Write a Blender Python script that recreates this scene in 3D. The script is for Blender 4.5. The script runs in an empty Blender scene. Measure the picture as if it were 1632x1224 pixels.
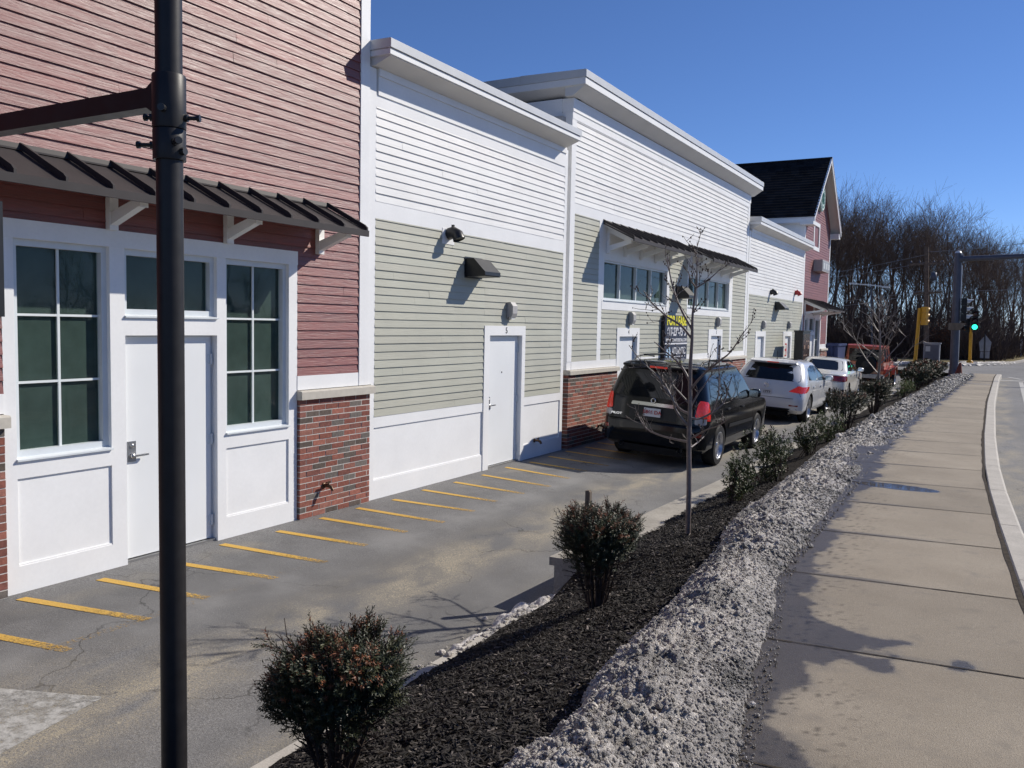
import bpy, bmesh, math, random
import numpy as np
from mathutils import Vector, Matrix, noise
from mathutils.bvhtree import BVHTree
R = math.radians
PI = math.pi
rng = random.Random(7)
SC = bpy.context.scene
COL = SC.collection


# ------------------------------------------------------------------ mesh builder
class MB:
    def __init__(s):
        s.v = []; s.f = []; s.c = []; s.sm = []; s.mi = []

    def add(s, vs, fs, col=None, smooth=False, mi=0):
        b = len(s.v)
        s.v.extend([tuple(p) for p in vs])
        for f in fs:
            s.f.append(tuple(i + b for i in f)); s.c.append(col); s.sm.append(smooth); s.mi.append(mi)

    def box(s, x0, x1, y0, y1, z0, z1, col=None, mi=0):
        v = [(x0, y0, z0), (x1, y0, z0), (x1, y1, z0), (x0, y1, z0), (x0, y0, z1), (x1, y0, z1), (x1, y1, z1), (x0, y1, z1)]
        s.add(v, [(3, 2, 1, 0), (4, 5, 6, 7), (0, 1, 5, 4), (1, 2, 6, 5), (2, 3, 7, 6), (3, 0, 4, 7)], col, mi=mi)

    def obox(s, c, ax, ay, az, col=None, mi=0):
        c = Vector(c); ax = Vector(ax); ay = Vector(ay); az = Vector(az)
        v = [c + sx * ax + sy * ay + sz * az for sz in (-1, 1) for sx, sy in ((-1, -1), (1, -1), (1, 1), (-1, 1))]
        s.add(v, [(3, 2, 1, 0), (4, 5, 6, 7), (0, 1, 5, 4), (1, 2, 6, 5), (2, 3, 7, 6), (3, 0, 4, 7)], col, mi=mi)

    def bar(s, a, b, w, h=None, up=(0, 0, 1), col=None):
        a = Vector(a); b = Vector(b); h = h or w
        d = (b - a); L = d.length; d.normalize(); up = Vector(up)
        side = d.cross(up)
        if side.length < 1e-4: side = d.cross(Vector((1, 0, 0)))
        side.normalize(); u2 = side.cross(d)
        s.obox((a + b) / 2, d * L / 2, side * w / 2, u2 * h / 2, col)

    def prism(s, poly, axis, a, b, col=None):
        """poly: list of 2-D points; axis 0 -> (y,z) 1 -> (x,z) 2 -> (x,y)"""
        n = len(poly)
        def P(p, t):
            return (t, p[0], p[1]) if axis == 0 else (p[0], t, p[1]) if axis == 1 else (p[0], p[1], t)
        v = [P(p, a) for p in poly] + [P(p, b) for p in poly]
        s.add(v, [tuple(range(n))[::-1], tuple(range(n, 2 * n))] + [(i, (i + 1) % n, n + (i + 1) % n, n + i) for i in range(n)], col)

    def tube(s, pts, rad, n=8, cap=True, col=None, smooth=True):
        pts = [Vector(p) for p in pts]
        if not hasattr(rad, '__len__'): rad = [rad] * len(pts)
        vs = []; prev = None
        for i, p in enumerate(pts):
            d = (pts[min(i + 1, len(pts) - 1)] - pts[max(i - 1, 0)])
            d = d.normalized() if d.length > 1e-9 else Vector((0, 0, 1))
            if prev is None:
                u = d.cross(Vector((0, 0, 1)))
                if u.length < .05: u = d.cross(Vector((1, 0, 0)))
            else:
                u = prev - d * prev.dot(d)
            u.normalize(); prev = u; w = d.cross(u)
            for k in range(n):
                a = 2 * PI * k / n
                vs.append(p + (u * math.cos(a) + w * math.sin(a)) * rad[i])
        fs = []
        for i in range(len(pts) - 1):
            for k in range(n):
                fs.append((i * n + k, i * n + (k + 1) % n, (i + 1) * n + (k + 1) % n, (i + 1) * n + k))
        b = len(s.v); s.add(vs, fs, col, smooth)
        if cap:
            m = len(pts) - 1
            s.add(vs[:n], [tuple(range(n))[::-1]], col); s.add(vs[m * n:], [tuple(range(n))], col)

    def lathe(s, prof, c, axis=(0, 0, 1), n=24, col=None, smooth=True):
        """prof: (radius, height) along axis"""
        c = Vector(c); ax = Vector(axis).normalized()
        u = ax.cross(Vector((0, 0, 1)))
        if u.length < .05: u = ax.cross(Vector((1, 0, 0)))
        u.normalize(); w = ax.cross(u)
        vs = []; fs = []
        for r, h in prof:
            for k in range(n):
                a = 2 * PI * k / n
                vs.append(c + ax * h + (u * math.cos(a) + w * math.sin(a)) * max(r, 1e-4))
        for i in range(len(prof) - 1):
            for k in range(n):
                fs.append((i * n + k, i * n + (k + 1) % n, (i + 1) * n + (k + 1) % n, (i + 1) * n + k))
        s.add(vs, fs, col, smooth)

    def ico(s, c, r, col=None, sq=(1, 1, 1), jit=0, rnd=rng):
        t = 1.618
        P = [(-1, t, 0), (1, t, 0), (-1, -t, 0), (1, -t, 0), (0, -1, t), (0, 1, t), (0, -1, -t), (0, 1, -t), (t, 0, -1), (t, 0, 1), (-t, 0, -1), (-t, 0, 1)]
        F = [(0, 11, 5), (0, 5, 1), (0, 1, 7), (0, 7, 10), (0, 10, 11), (1, 5, 9), (5, 11, 4), (11, 10, 2), (10, 7, 6), (7, 1, 8), (3, 9, 4), (3, 4, 2), (3, 2, 6), (3, 6, 8), (3, 8, 9), (4, 9, 5), (2, 4, 11), (6, 2, 10), (8, 6, 7), (9, 8, 1)]
        k = r / 1.9
        s.add([(c[0] + p[0] * k * sq[0] * (1 + rnd.uniform(-jit, jit)), c[1] + p[1] * k * sq[1] * (1 + rnd.uniform(-jit, jit)), c[2] + p[2] * k * sq[2] * (1 + rnd.uniform(-jit, jit))) for p in P], F, col)

    def mesh(s, name, off=(0, 0, 0), mats=(), recalc=False, sharp=None):
        me = bpy.data.meshes.new(name)
        V = np.array(s.v, dtype=np.float32).reshape(-1, 3) - np.array(off, dtype=np.float32)
        me.from_pydata(V.tolist(), [], s.f)
        for m in mats: me.materials.append(m)
        me.polygons.foreach_set('use_smooth', s.sm)
        me.polygons.foreach_set('material_index', s.mi)
        if any(c is not None for c in s.c):
            at = me.color_attributes.new('Col', 'FLOAT_COLOR', 'CORNER')
            L = np.array([len(f) for f in s.f])
            C = np.array([c if c is not None else (1, 1, 1) for c in s.c], dtype=np.float32)
            C = np.concatenate([C, np.ones((len(C), 1), dtype=np.float32)], 1)
            at.data.foreach_set('color', np.repeat(C, L, axis=0).ravel())
        if recalc:
            bm = bmesh.new(); bm.from_mesh(me)
            bmesh.ops.recalc_face_normals(bm, faces=bm.faces)
            bm.to_mesh(me); bm.free()
        if sharp: me.set_sharp_from_angle(angle=R(sharp))
        me.update()
        return me

    def build(s, name, mat, parent=None, recalc=False, sharp=None):
        mats = mat if isinstance(mat, (list, tuple)) else [mat]
        off = LOC.get(parent.as_pointer(), (0, 0, 0)) if parent else (0, 0, 0)
        me = s.mesh(name, off, mats, recalc, sharp)
        o = bpy.data.objects.new(name, me); COL.objects.link(o)
        if parent:
            o.parent = parent
            LOC[o.as_pointer()] = off
        return o


LOC = {}


def thing(name, label, cat, loc=(0, 0, 0), group=None):
    o = bpy.data.objects.new(name, None); COL.objects.link(o)
    o.location = loc; o.empty_display_size = .2
    o['label'] = label; o['category'] = cat
    if group: o['group'] = group
    LOC[o.as_pointer()] = tuple(loc)
    return o


def tag(o, label, cat, group=None, kind=None):
    o['label'] = label; o['category'] = cat
    if group: o['group'] = group
    if kind: o['kind'] = kind
    return o


def struct(o, kind='structure'):
    o['kind'] = kind
    return o


def move_origin(o, loc):
    """put a top-level mesh's origin at its base"""
    o.data.transform(Matrix.Translation(-Vector(loc))); o.location = loc


def copy_tree(o, parent=None):
    c = o.copy(); COL.objects.link(c)
    if parent: c.parent = parent
    for ch in [x for x in bpy.data.objects if x.parent == o]:
        copy_tree(ch, c)
    return c


def pl(t, pts):
    """piecewise-linear function through (t, v) points"""
    if t <= pts[0][0]: return pts[0][1]
    for (a, va), (b, vb) in zip(pts, pts[1:]):
        if t <= b: return va + (vb - va) * (t - a) / (b - a)
    return pts[-1][1]


def sst(a, b, t):
    t = min(1, max(0, (t - a) / (b - a))); return t * t * (3 - 2 * t)


# ------------------------------------------------------------------ materials
def new_mat(name):
    m = bpy.data.materials.new(name); m.use_nodes = True
    nt = m.node_tree
    return m, nt, nt.nodes, nt.links, nt.nodes['Principled BSDF']


def M(name, col, rough=.6, spec=.5, metal=0, nz=None, nz2=None, bump=None, stretch=(1, 1, 1), vcol=False, coat=0, coatr=.05, emit=None, rvar=0):
    m, nt, N, L, b = new_mat(name)
    b.inputs['Roughness'].default_value = rough
    b.inputs['Specular IOR Level'].default_value = spec
    b.inputs['Metallic'].default_value = metal
    b.inputs['Coat Weight'].default_value = coat
    b.inputs['Coat Roughness'].default_value = coatr
    rgb = N.new('ShaderNodeRGB'); rgb.outputs[0].default_value = (*col, 1)
    out = rgb.outputs[0]
    tc = N.new('ShaderNodeTexCoord'); mp = N.new('ShaderNodeMapping')
    mp.inputs['Scale'].default_value = stretch
    L.new(tc.outputs['Object'], mp.inputs['Vector'])
    for q in (nz, nz2):
        if not q: continue
        n = N.new('ShaderNodeTexNoise'); n.inputs['Scale'].default_value = q[0]; n.inputs['Detail'].default_value = 5
        L.new(mp.outputs[0], n.inputs['Vector'])
        r = N.new('ShaderNodeMapRange'); r.inputs['From Min'].default_value = .28; r.inputs['From Max'].default_value = .72
        r.inputs['To Min'].default_value = 1 - q[1]; r.inputs['To Max'].default_value = 1 + q[1]
        L.new(n.outputs['Fac'], r.inputs['Value'])
        mx = N.new('ShaderNodeVectorMath'); mx.operation = 'SCALE'
        L.new(out, mx.inputs[0]); L.new(r.outputs[0], mx.inputs['Scale']); out = mx.outputs[0]
        if rvar and q is nz:
            rr = N.new('ShaderNodeMapRange'); rr.inputs['To Min'].default_value = max(0, rough - rvar); rr.inputs['To Max'].default_value = min(1, rough + rvar)
            L.new(n.outputs['Fac'], rr.inputs['Value']); L.new(rr.outputs[0], b.inputs['Roughness'])
    if vcol:
        a = N.new('ShaderNodeVertexColor'); a.layer_name = 'Col'
        mx = N.new('ShaderNodeVectorMath'); mx.operation = 'MULTIPLY'
        L.new(out, mx.inputs[0]); L.new(a.outputs['Color'], mx.inputs[1]); out = mx.outputs[0]
    L.new(out, b.inputs['Base Color'])
    if bump:
        n = N.new('ShaderNodeTexNoise'); n.inputs['Scale'].default_value = bump[0]; n.inputs['Detail'].default_value = 6
        L.new(mp.outputs[0], n.inputs['Vector'])
        bp = N.new('ShaderNodeBump'); bp.inputs['Strength'].default_value = bump[1]; bp.inputs['Distance'].default_value = bump[2] if len(bump) > 2 else .01
        L.new(n.outputs['Fac'], bp.inputs['Height']); L.new(bp.outputs[0], b.inputs['Normal'])
    if emit:
        b.inputs['Emission Color'].default_value = (*emit[0], 1); b.inputs['Emission Strength'].default_value = emit[1]
    return m


def glass_pane(name, tint=(.75, .85, .82), f0=.05):
    m, nt, N, L, b = new_mat(name)
    N.remove(b)
    tr = N.new('ShaderNodeBsdfTransparent'); tr.inputs[0].default_value = (*tint, 1)
    gl = N.new('ShaderNodeBsdfGlossy'); gl.inputs['Roughness'].default_value = .015
    fr = N.new('ShaderNodeFresnel'); fr.inputs[0].default_value = 1.36
    # faint waviness of real panes
    n = N.new('ShaderNodeTexNoise'); n.inputs['Scale'].default_value = 1.6
    bp = N.new('ShaderNodeBump'); bp.inputs['Strength'].default_value = .06; bp.inputs['Distance'].default_value = .05
    tc = N.new('ShaderNodeTexCoord'); L.new(tc.outputs['Object'], n.inputs['Vector'])
    L.new(n.outputs['Fac'], bp.inputs['Height']); L.new(bp.outputs[0], gl.inputs['Normal'])
    mx = N.new('ShaderNodeMixShader')
    ge = N.new('ShaderNodeNewGeometry'); iv = N.new('ShaderNodeMath'); iv.operation = 'SUBTRACT'; iv.inputs[0].default_value = 1; L.new(ge.outputs['Backfacing'], iv.inputs[1])
    mm = N.new('ShaderNodeMath'); mm.operation = 'MULTIPLY'; L.new(fr.outputs[0], mm.inputs[0]); L.new(iv.outputs[0], mm.inputs[1])
    L.new(mm.outputs[0], mx.inputs[0]); L.new(tr.outputs[0], mx.inputs[1]); L.new(gl.outputs[0], mx.inputs[2])
    L.new(mx.outputs[0], N['Material Output'].inputs['Surface'])
    return m


def siding_mat(name, col, rough, spec, amt, grain):
    """painted fibre-cement clapboard: cedar grain bump, per-board tone in Col"""
    m, nt, N, L, b = new_mat(name)
    tc = N.new('ShaderNodeTexCoord'); mp = N.new('ShaderNodeMapping'); mp.inputs['Scale'].default_value = (1, .55, 9)
    L.new(tc.outputs['Object'], mp.inputs[0])
    wn = N.new('ShaderNodeTexNoise'); wn.inputs['Scale'].default_value = 5; wn.inputs['Detail'].default_value = 8; wn.inputs['Roughness'].default_value = .65; wn.inputs['Distortion'].default_value = 1.2
    L.new(mp.outputs[0], wn.inputs['Vector'])
    pn = N.new('ShaderNodeTexNoise'); pn.inputs['Scale'].default_value = 1.3; pn.inputs['Detail'].default_value = 3
    L.new(tc.outputs['Object'], pn.inputs['Vector'])
    a = N.new('ShaderNodeVertexColor'); a.layer_name = 'Col'
    r = N.new('ShaderNodeMapRange'); r.inputs['From Min'].default_value = .3; r.inputs['From Max'].default_value = .7; r.inputs['To Min'].default_value = 1 - amt; r.inputs['To Max'].default_value = 1 + amt
    L.new(wn.outputs['Fac'], r.inputs['Value'])
    r2 = N.new('ShaderNodeMapRange'); r2.inputs['From Min'].default_value = .3; r2.inputs['From Max'].default_value = .7; r2.inputs['To Min'].default_value = .95; r2.inputs['To Max'].default_value = 1.05
    L.new(pn.outputs['Fac'], r2.inputs['Value'])
    mu = N.new('ShaderNodeMath'); mu.operation = 'MULTIPLY'; L.new(r.outputs[0], mu.inputs[0]); L.new(r2.outputs[0], mu.inputs[1])
    c = N.new('ShaderNodeVectorMath'); c.operation = 'SCALE'; c.inputs[0].default_value = col
    L.new(mu.outputs[0], c.inputs['Scale'])
    c2 = N.new('ShaderNodeVectorMath'); c2.operation = 'MULTIPLY'; L.new(c.outputs[0], c2.inputs[0]); L.new(a.outputs['Color'], c2.inputs[1])
    L.new(c2.outputs[0], b.inputs['Base Color'])
    bp = N.new('ShaderNodeBump'); bp.inputs['Strength'].default_value = grain; bp.inputs['Distance'].default_value = .006
    L.new(wn.outputs['Fac'], bp.inputs['Height']); L.new(bp.outputs[0], b.inputs['Normal'])
    rg = N.new('ShaderNodeMapRange'); rg.inputs['From Min'].default_value = .3; rg.inputs['From Max'].default_value = .7; rg.inputs['To Min'].default_value = rough - .10 * grain; rg.inputs['To Max'].default_value = rough + .12 * grain
    L.new(wn.outputs['Fac'], rg.inputs['Value']); L.new(rg.outputs[0], b.inputs['Roughness'])
    b.inputs['Specular IOR Level'].default_value = spec
    return m


MT = {}
MT['white'] = M('white_paint', (.84, .84, .83), .5, .4, nz=(2.2, .035), nz2=(30, .02), bump=(60, .08, .004))
MT['door'] = M('door_paint', (.80, .815, .815), .42, .4, nz=(1.5, .03), bump=(90, .05, .003))
MT['red_side'] = siding_mat('red_clapboard', (.19, .038, .031), .52, 1.0, .26, .85)
MT['white_side'] = siding_mat('white_clapboard', (.76, .755, .74), .55, .4, .04, .35)
MT['tan_side'] = siding_mat('sage_clapboard', (.43, .427, .352), .55, .5, .06, .4)
MT['coping'] = M('coping_metal', (.62, .63, .63), .4, .5, nz=(3, .05))
MT['soffit'] = M('soffit_paint', (.72, .70, .66), .6, .3, nz=(2, .04))
MT['brick'] = M('brick_clay', (1, 1, 1), .85, .2, nz=(28, .22), nz2=(120, .12), bump=(140, .5, .006), vcol=True)
MT['mortar'] = M('mortar', (.60, .57, .52), .95, .1, nz=(40, .12), bump=(150, .4, .004))
MT['sill'] = M('cast_stone', (.52, .485, .42), .8, .2, nz=(14, .08), bump=(120, .3, .003))
MT['seam_roof'] = M('awning_metal', (.042, .036, .036), .6, .3, nz=(4, .12))
MT['frame_alu'] = M('window_frame', (.66, .70, .72), .4, .5, nz=(6, .04))
MT['muntin'] = M('muntin_white', (.72, .76, .76), .5, .4, nz=(6, .03))
MT['glass'] = glass_pane('window_glass', (.84, .90, .88))
MT['film'] = M('window_film', (.078, .098, .092), .7, .2, nz=(1.8, .25), nz2=(9, .1))
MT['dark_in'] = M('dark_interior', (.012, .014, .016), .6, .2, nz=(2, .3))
MT['steel'] = M('brushed_steel', (.46, .46, .46), .34, .5, .9, nz=(20, .08))
MT['bronze'] = M('bronze_paint', (.018, .0165, .017), .45, .35, nz=(18, .25), bump=(160, .06, .002), rvar=.08)
MT['black_metal'] = M('black_metal', (.016, .016, .017), .38, .5, nz=(9, .25))
MT['lamp_grey'] = M('lamp_housing', (.42, .41, .40), .5, .4, nz=(12, .06))
MT['brass'] = M('tap_brass', (.10, .06, .035), .45, .5, .6, nz=(20, .2))
MT['black_paint'] = M('black_marking', (.012, .012, .012), .5, .4, nz=(20, .1))
MT['shingle'] = M('asphalt_shingle', (.014, .013, .014), .92, .12, nz=(55, .35), nz2=(2.5, .2), bump=(70, .5, .01), vcol=True)
MT['lens_white'] = M('lamp_lens', (.7, .7, .66), .3, .5, nz=(10, .03))
MT['red_enamel'] = M('red_enamel', (.45, .03, .03), .4, .5, nz=(15, .1))
# ------------------------------------------------------------------ the ground
ZS = .67                                   # sidewalk level; driveway slopes from 0 at the facade to -0.21 at its kerb
def ramp(y): return .52 * sst(38.5, 47, y)
def drive_z(x, y):
    z = -.06 * (max(-6.9, min(x, -3.25)) + 6.85)
    k = sst(37, 45, y)
    return z * (1 - k) + ramp(y)
CURB = [(-20, .75), (0, .62), (3, .42), (6, .21), (8.5, .06), (11, -.06), (15, -.13), (23, -.17), (36, -.08), (38.5, -.02), (40, .05)]
def curb_x(y): return pl(y, CURB)
SNOW_R = [(-6, -.35), (1, -.55), (2.4, -.68), (3.2, -.79), (4.2, -.92), (5.5, -1.14), (7, -1.22), (11, -1.32), (15.9, -1.34), (22, -1.22), (27.5, -1.08), (33, -.92), (36, -.86), (38.5, -.95)]
SNOW_L = [(-6, -1.3), (1, -1.36), (2.8, -1.44), (4, -1.56), (5.1, -1.66), (6.2, -1.78), (7.6, -2.0), (9.5, -2.06), (12, -2.2), (14.75, -2.28), (20, -2.24), (27, -2.0), (34, -1.75), (38.5, -1.5)]
KERB = -3.27
def nz3(x, y, z, s): return noise.noise(Vector((x * s, y * s, z * s)))
def bed_z(x, y):
    e = pl(y, [(6.3, -.07), (6.9, .10), (40, .10)])
    t = max(0, min(1, (x + 3.2) / 1.85))
    z = e + (.64 - e) * (t ** .8)
    z += .022 * nz3(x, y, 3, 2.1) + .012 * nz3(x, y, 9, 7)
    return z

# terrain under everything
def grid(xs, ys, zf):
    mb = MB(); n = len(xs)
    mb.add([(x, y, zf(x, y)) for y in ys for x in xs], [(j * n + i, j * n + i + 1, (j + 1) * n + i + 1, (j + 1) * n + i) for j in range(len(ys) - 1) for i in range(n - 1)])
    return mb
MT['earth'] = M('leaf_litter', (.105, .078, .052), .95, .1, nz=(.7, .3), nz2=(9, .3), bump=(14, .8, .05))
def terr(x, y):
    a = (-.32 if x < -3 else .30) if y < 37 else 0
    k = sst(38, 47, y)
    z = (-.32 + (.62) * sst(-3.1, -1.5, x)) * (1 - k) + .40 * k
    z += sst(62, 130, y) * 1.2
    return z
xs = [-400, -150, -60, -30, -20, -14, -10, -7, -5, -3.15, -2.6, -2, -1.5, -.5, 1, 3, 6, 10, 20, 40, 80, 160, 400]
ys = [-120, -60, -30, -15, 0, 10, 20, 30, 36, 38, 39.5, 41, 42.5, 44, 45.5, 47, 50, 55, 60, 65, 70, 80, 95, 110, 130, 200, 400]
struct(grid(xs, ys, terr).build('ground', MT['earth']))

# driveway asphalt
def asphalt(name, base, sandy):
    m, nt, N, L, b = new_mat(name)
    tc = N.new('ShaderNodeTexCoord')
    def nzn(s, d=4, st=None, dist=0):
        n = N.new('ShaderNodeTexNoise'); n.inputs['Scale'].default_value = s; n.inputs['Detail'].default_value = d; n.inputs['Distortion'].default_value = dist
        if st:
            mp = N.new('ShaderNodeMapping'); mp.inputs['Scale'].default_value = st; L.new(tc.outputs['Object'], mp.inputs[0]); L.new(mp.outputs[0], n.inputs['Vector'])
        else: L.new(tc.outputs['Object'], n.inputs['Vector'])
        return n.outputs['Fac']
    def ramp_(f, a, b_, lo=0, hi=1):
        r = N.new('ShaderNodeMapRange'); r.inputs['From Min'].default_value = a; r.inputs['From Max'].default_value = b_; r.inputs['To Min'].default_value = lo; r.inputs['To Max'].default_value = hi
        L.new(f, r.inputs['Value']); return r.outputs[0]
    def mul(a, c):
        q = N.new('ShaderNodeMath'); q.operation = 'MULTIPLY'; q.use_clamp = False
        L.new(a, q.inputs[0])
        if isinstance(c, (int, float)): q.inputs[1].default_value = c
        else: L.new(c, q.inputs[1])
        return q.outputs[0]
    def mix(f, a, c):
        q = N.new('ShaderNodeMix'); q.data_type = 'RGBA'; L.new(f, q.inputs[0])
        for s, v in ((6, a), (7, c)):
            if isinstance(v, tuple): q.inputs[s].default_value = (*v, 1)
            else: L.new(v, q.inputs[s])
        return q.outputs[2]
    k = tuple(base)
    c = mix(ramp_(nzn(80, 3), .36, .66), tuple(v * .55 for v in k), tuple(v * 1.5 for v in k))
    c = mix(mul(ramp_(nzn(210, 2), .40, .62), .45), c, tuple(v * 1.35 for v in k))
    c = mix(mul(ramp_(nzn(5, 6), .52, .70), .35), c, tuple(v * .6 for v in k))
    c = mix(ramp_(nzn(.55, 4, (1, .5, 1)), .38, .66), c, tuple(v * .84 for v in k))
    c = mix(mul(ramp_(nzn(130, 2), .66, .72), .7), c, (.40, .38, .34))
    a = N.new('ShaderNodeVertexColor'); a.layer_name = 'Col'
    sp = N.new('ShaderNodeSeparateColor'); L.new(a.outputs['Color'], sp.inputs[0])
    vo = N.new('ShaderNodeTexVoronoi'); vo.feature = 'DISTANCE_TO_EDGE'; vo.inputs['Scale'].default_value = .42
    wv = N.new('ShaderNodeTexNoise'); wv.inputs['Scale'].default_value = 2.2; wv.inputs['Detail'].default_value = 6; L.new(tc.outputs['Object'], wv.inputs['Vector'])
    av = N.new('ShaderNodeVectorMath'); av.operation = 'MULTIPLY_ADD'; L.new(wv.outputs['Color'], av.inputs[0]); av.inputs[1].default_value = (.9, .9, 0); L.new(tc.outputs['Object'], av.inputs[2]); L.new(av.outputs[0], vo.inputs['Vector'])
    c = mix(mul(mul(ramp_(vo.outputs['Distance'], .0015, .0055, 1, 0), ramp_(nzn(.45, 2), .46, .54)), .8), c, tuple(v * .28 for v in k))
    # R = winter sand lying on the asphalt, G = damp, B = pale dried salt
    sandf = mul(ramp_(nzn(2.6, 6, (1, .45, 1), .6), .36, .62), sp.outputs[0])
    grit = ramp_(nzn(85, 5), .36, .62, .15, 1.35)
    c = mix(mul(sandf, grit), c, (.36, .315, .235))
    lum = mul(mul(ramp_(nzn(46, 3), .6, .70), sandf), .8)
    c = mix(lum, c, (.56, .49, .34))
    c = mix(mul(ramp_(nzn(1.4, 4), .4, .6), sp.outputs[2]), c, (.29, .285, .275))
    damp = mul(sp.outputs[1], ramp_(nzn(3, 4), .42, .56))
    c = mix(mul(damp, .75), c, tuple(v * .34 for v in k))
    L.new(c, b.inputs['Base Color'])
    L.new(ramp_(damp, 0, 1, .88, .35), b.inputs['Roughness'])
    b.inputs['Specular IOR Level'].default_value = .3
    bp = N.new('ShaderNodeBump'); bp.inputs['Strength'].default_value = .55; bp.inputs['Distance'].default_value = .008
    L.new(nzn(170, 3), bp.inputs['Height']); L.new(bp.outputs[0], b.inputs['Normal'])
    return m
MT['asphalt'] = asphalt('driveway_asphalt', (.172, .169, .166), True)
MT['road'] = asphalt('road_asphalt', (.19, .188, .188), True)

def colour_grid(mb, fn):
    """per-vertex Col attribute painted by a function of position (materials lying on the surface)"""
    return fn
def sheet(name, mat, xs, ys, zf, cf, xw=None):
    nx = len(xs); V = []; 
    for y in ys:
        for x in xs:
            xx = xw(x, y) if xw else x
            V.append((xx, y, zf(xx, y)))
    me = bpy.data.meshes.new(name)
    me.from_pydata(V, [], [(j * nx + i, j * nx + i + 1, (j + 1) * nx + i + 1, (j + 1) * nx + i) for j in range(len(ys) - 1) for i in range(nx - 1)])
    at = me.color_attributes.new('Col', 'FLOAT_COLOR', 'POINT')
    C = np.array([(*cf(*v[:2]), 1) for v in V], dtype=np.float32)
    at.data.foreach_set('color', C.ravel())
    me.polygons.foreach_set('use_smooth', [True] * len(me.polygons))
    me.materials.append(mat); me.update()
    o = bpy.data.objects.new(name, me); COL.objects.link(o)
    return struct(o)
def fr(a, b, n): return [a + (b - a) * i / n for i in range(n + 1)]
def band(x, c, w): return math.exp(-((x - c) / w) ** 2)
def drive_col(x, y):
    w = .25 * nz3(x, y, 0, .35)
    sand = .95 * band(x, -4.72 + w, .36) + .55 * band(x, -3.5 + w * .3, .16) + .35 * band(x, -6.5, .12) * (nz3(0, y, 5, .8) > 0)
    sand += .8 * band(x, -4.9, .7) * band(y, 2.0, 1.6)
    damp = .9 * sst(-3.75, -3.45, x) * band(y, 4.5, 1.2) * .8
    damp += .42 * band(x, -6.25, .28) + .30 * band(x, -5.05 + w * .4, .22) + .22 * band(x, -3.85, .2)
    salt = .55 * band(x, -5.55, .3) + .3 * band(x, -3.9, .3)
    return (min(1, sand), min(1, damp), min(1, salt))
dr = sheet('driveway', MT['asphalt'], fr(-7.05, -3.2, 40), fr(-14, 0, 10)[:-1] + fr(0, 14, 110)[:-1] + fr(14, 48, 80), drive_z, drive_col)

# yellow stripes painted along the fire lane and the worn white arrow
def worn(name, col, wear, sc):
    m, nt, N, L, b = new_mat(name)
    tc = N.new('ShaderNodeTexCoord')
    n = N.new('ShaderNodeTexNoise'); n.inputs['Scale'].default_value = sc; n.inputs['Detail'].default_value = 7; n.inputs['Roughness'].default_value = .7
    L.new(tc.outputs['Object'], n.inputs['Vector'])
    a = N.new('ShaderNodeVertexColor'); a.layer_name = 'Col'
    ad = N.new('ShaderNodeMath'); ad.operation = 'SUBTRACT'; L.new(a.outputs['Color'], ad.inputs[0])
    mp = N.new('ShaderNodeMapRange'); mp.inputs['From Min'].default_value = .25; mp.inputs['From Max'].default_value = .75; L.new(n.outputs['Fac'], mp.inputs['Value'])
    L.new(mp.outputs[0], ad.inputs[1])
    r = N.new('ShaderNodeMapRange'); r.inputs['From Min'].default_value = -.25 - wear; r.inputs['From Max'].default_value = .05 - wear * .3
    L.new(ad.outputs[0], r.inputs['Value'])
    b.inputs['Base Color'].default_value = (*col, 1); b.inputs['Roughness'].default_value = .75; b.inputs['Specular IOR Level'].default_value = .25
    n2 = N.new('ShaderNodeTexNoise'); n2.inputs['Scale'].default_value = 90; L.new(tc.outputs['Object'], n2.inputs['Vector'])
    sc_ = N.new('ShaderNodeMapRange'); sc_.inputs['To Min'].default_value = .6; sc_.inputs['To Max'].default_value = 1.3; L.new(n2.outputs['Fac'], sc_.inputs['Value'])
    vm = N.new('ShaderNodeVectorMath'); vm.operation = 'SCALE'; vm.inputs[0].default_value = col; L.new(sc_.outputs[0], vm.inputs['Scale']); L.new(vm.outputs[0], b.inputs['Base Color'])
    tr = N.new('ShaderNodeBsdfTransparent'); mx = N.new('ShaderNodeMixShader')
    L.new(r.outputs[0], mx.inputs[0]); L.new(tr.outputs[0], mx.inputs[1]); L.new(b.outputs[0], mx.inputs[2])
    L.new(mx.outputs[0], N['Material Output'].inputs['Surface'])
    return m
MT['yellow_line'] = worn('yellow_road_paint', (.60, .37, .085), .32, 48)
MT['white_line'] = worn('white_road_paint', (.46, .45, .42), .35, 13)
def decal(name, quads, mat, parent, zf):
    """quads: 4 corner points (x,y); fade values at the two ends"""
    mb = MB()
    for (a, b, c, d, fa, fb) in quads:
        n = 10
        for i in range(n):
            t0, t1 = i / n, (i + 1) / n
            q = [tuple(a[k] + (b[k] - a[k]) * t0 for k in (0, 1)), tuple(a[k] + (b[k] - a[k]) * t1 for k in (0, 1)), tuple(d[k] + (c[k] - d[k]) * t1 for k in (0, 1)), tuple(d[k] + (c[k] - d[k]) * t0 for k in (0, 1))]
            f = fa + (fb - fa) * (t0 + t1) / 2
            mb.add([(x, y, zf(x, y) + .004) for x, y in q], [(0, 1, 2, 3)], (f, f, f))
    o = mb.build(name, mat, parent); return o
stripes = [(2.62, 2.95), (3.25, 3.56), (3.91, 4.25), (4.58, 4.85), (5.25, 5.58), (5.96, 6.22), (6.68, 6.92), (7.4, 7.62), (8.05, 8.26), (8.71, 8.97), (9.44, 9.62), (10.18, 10.3), (10.92, 11.0), (11.71, 11.75), (12.42, 12.5), (13.15, 13.22), (13.88, 13.95), (14.6, 14.66), (15.3, 15.38)]
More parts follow.
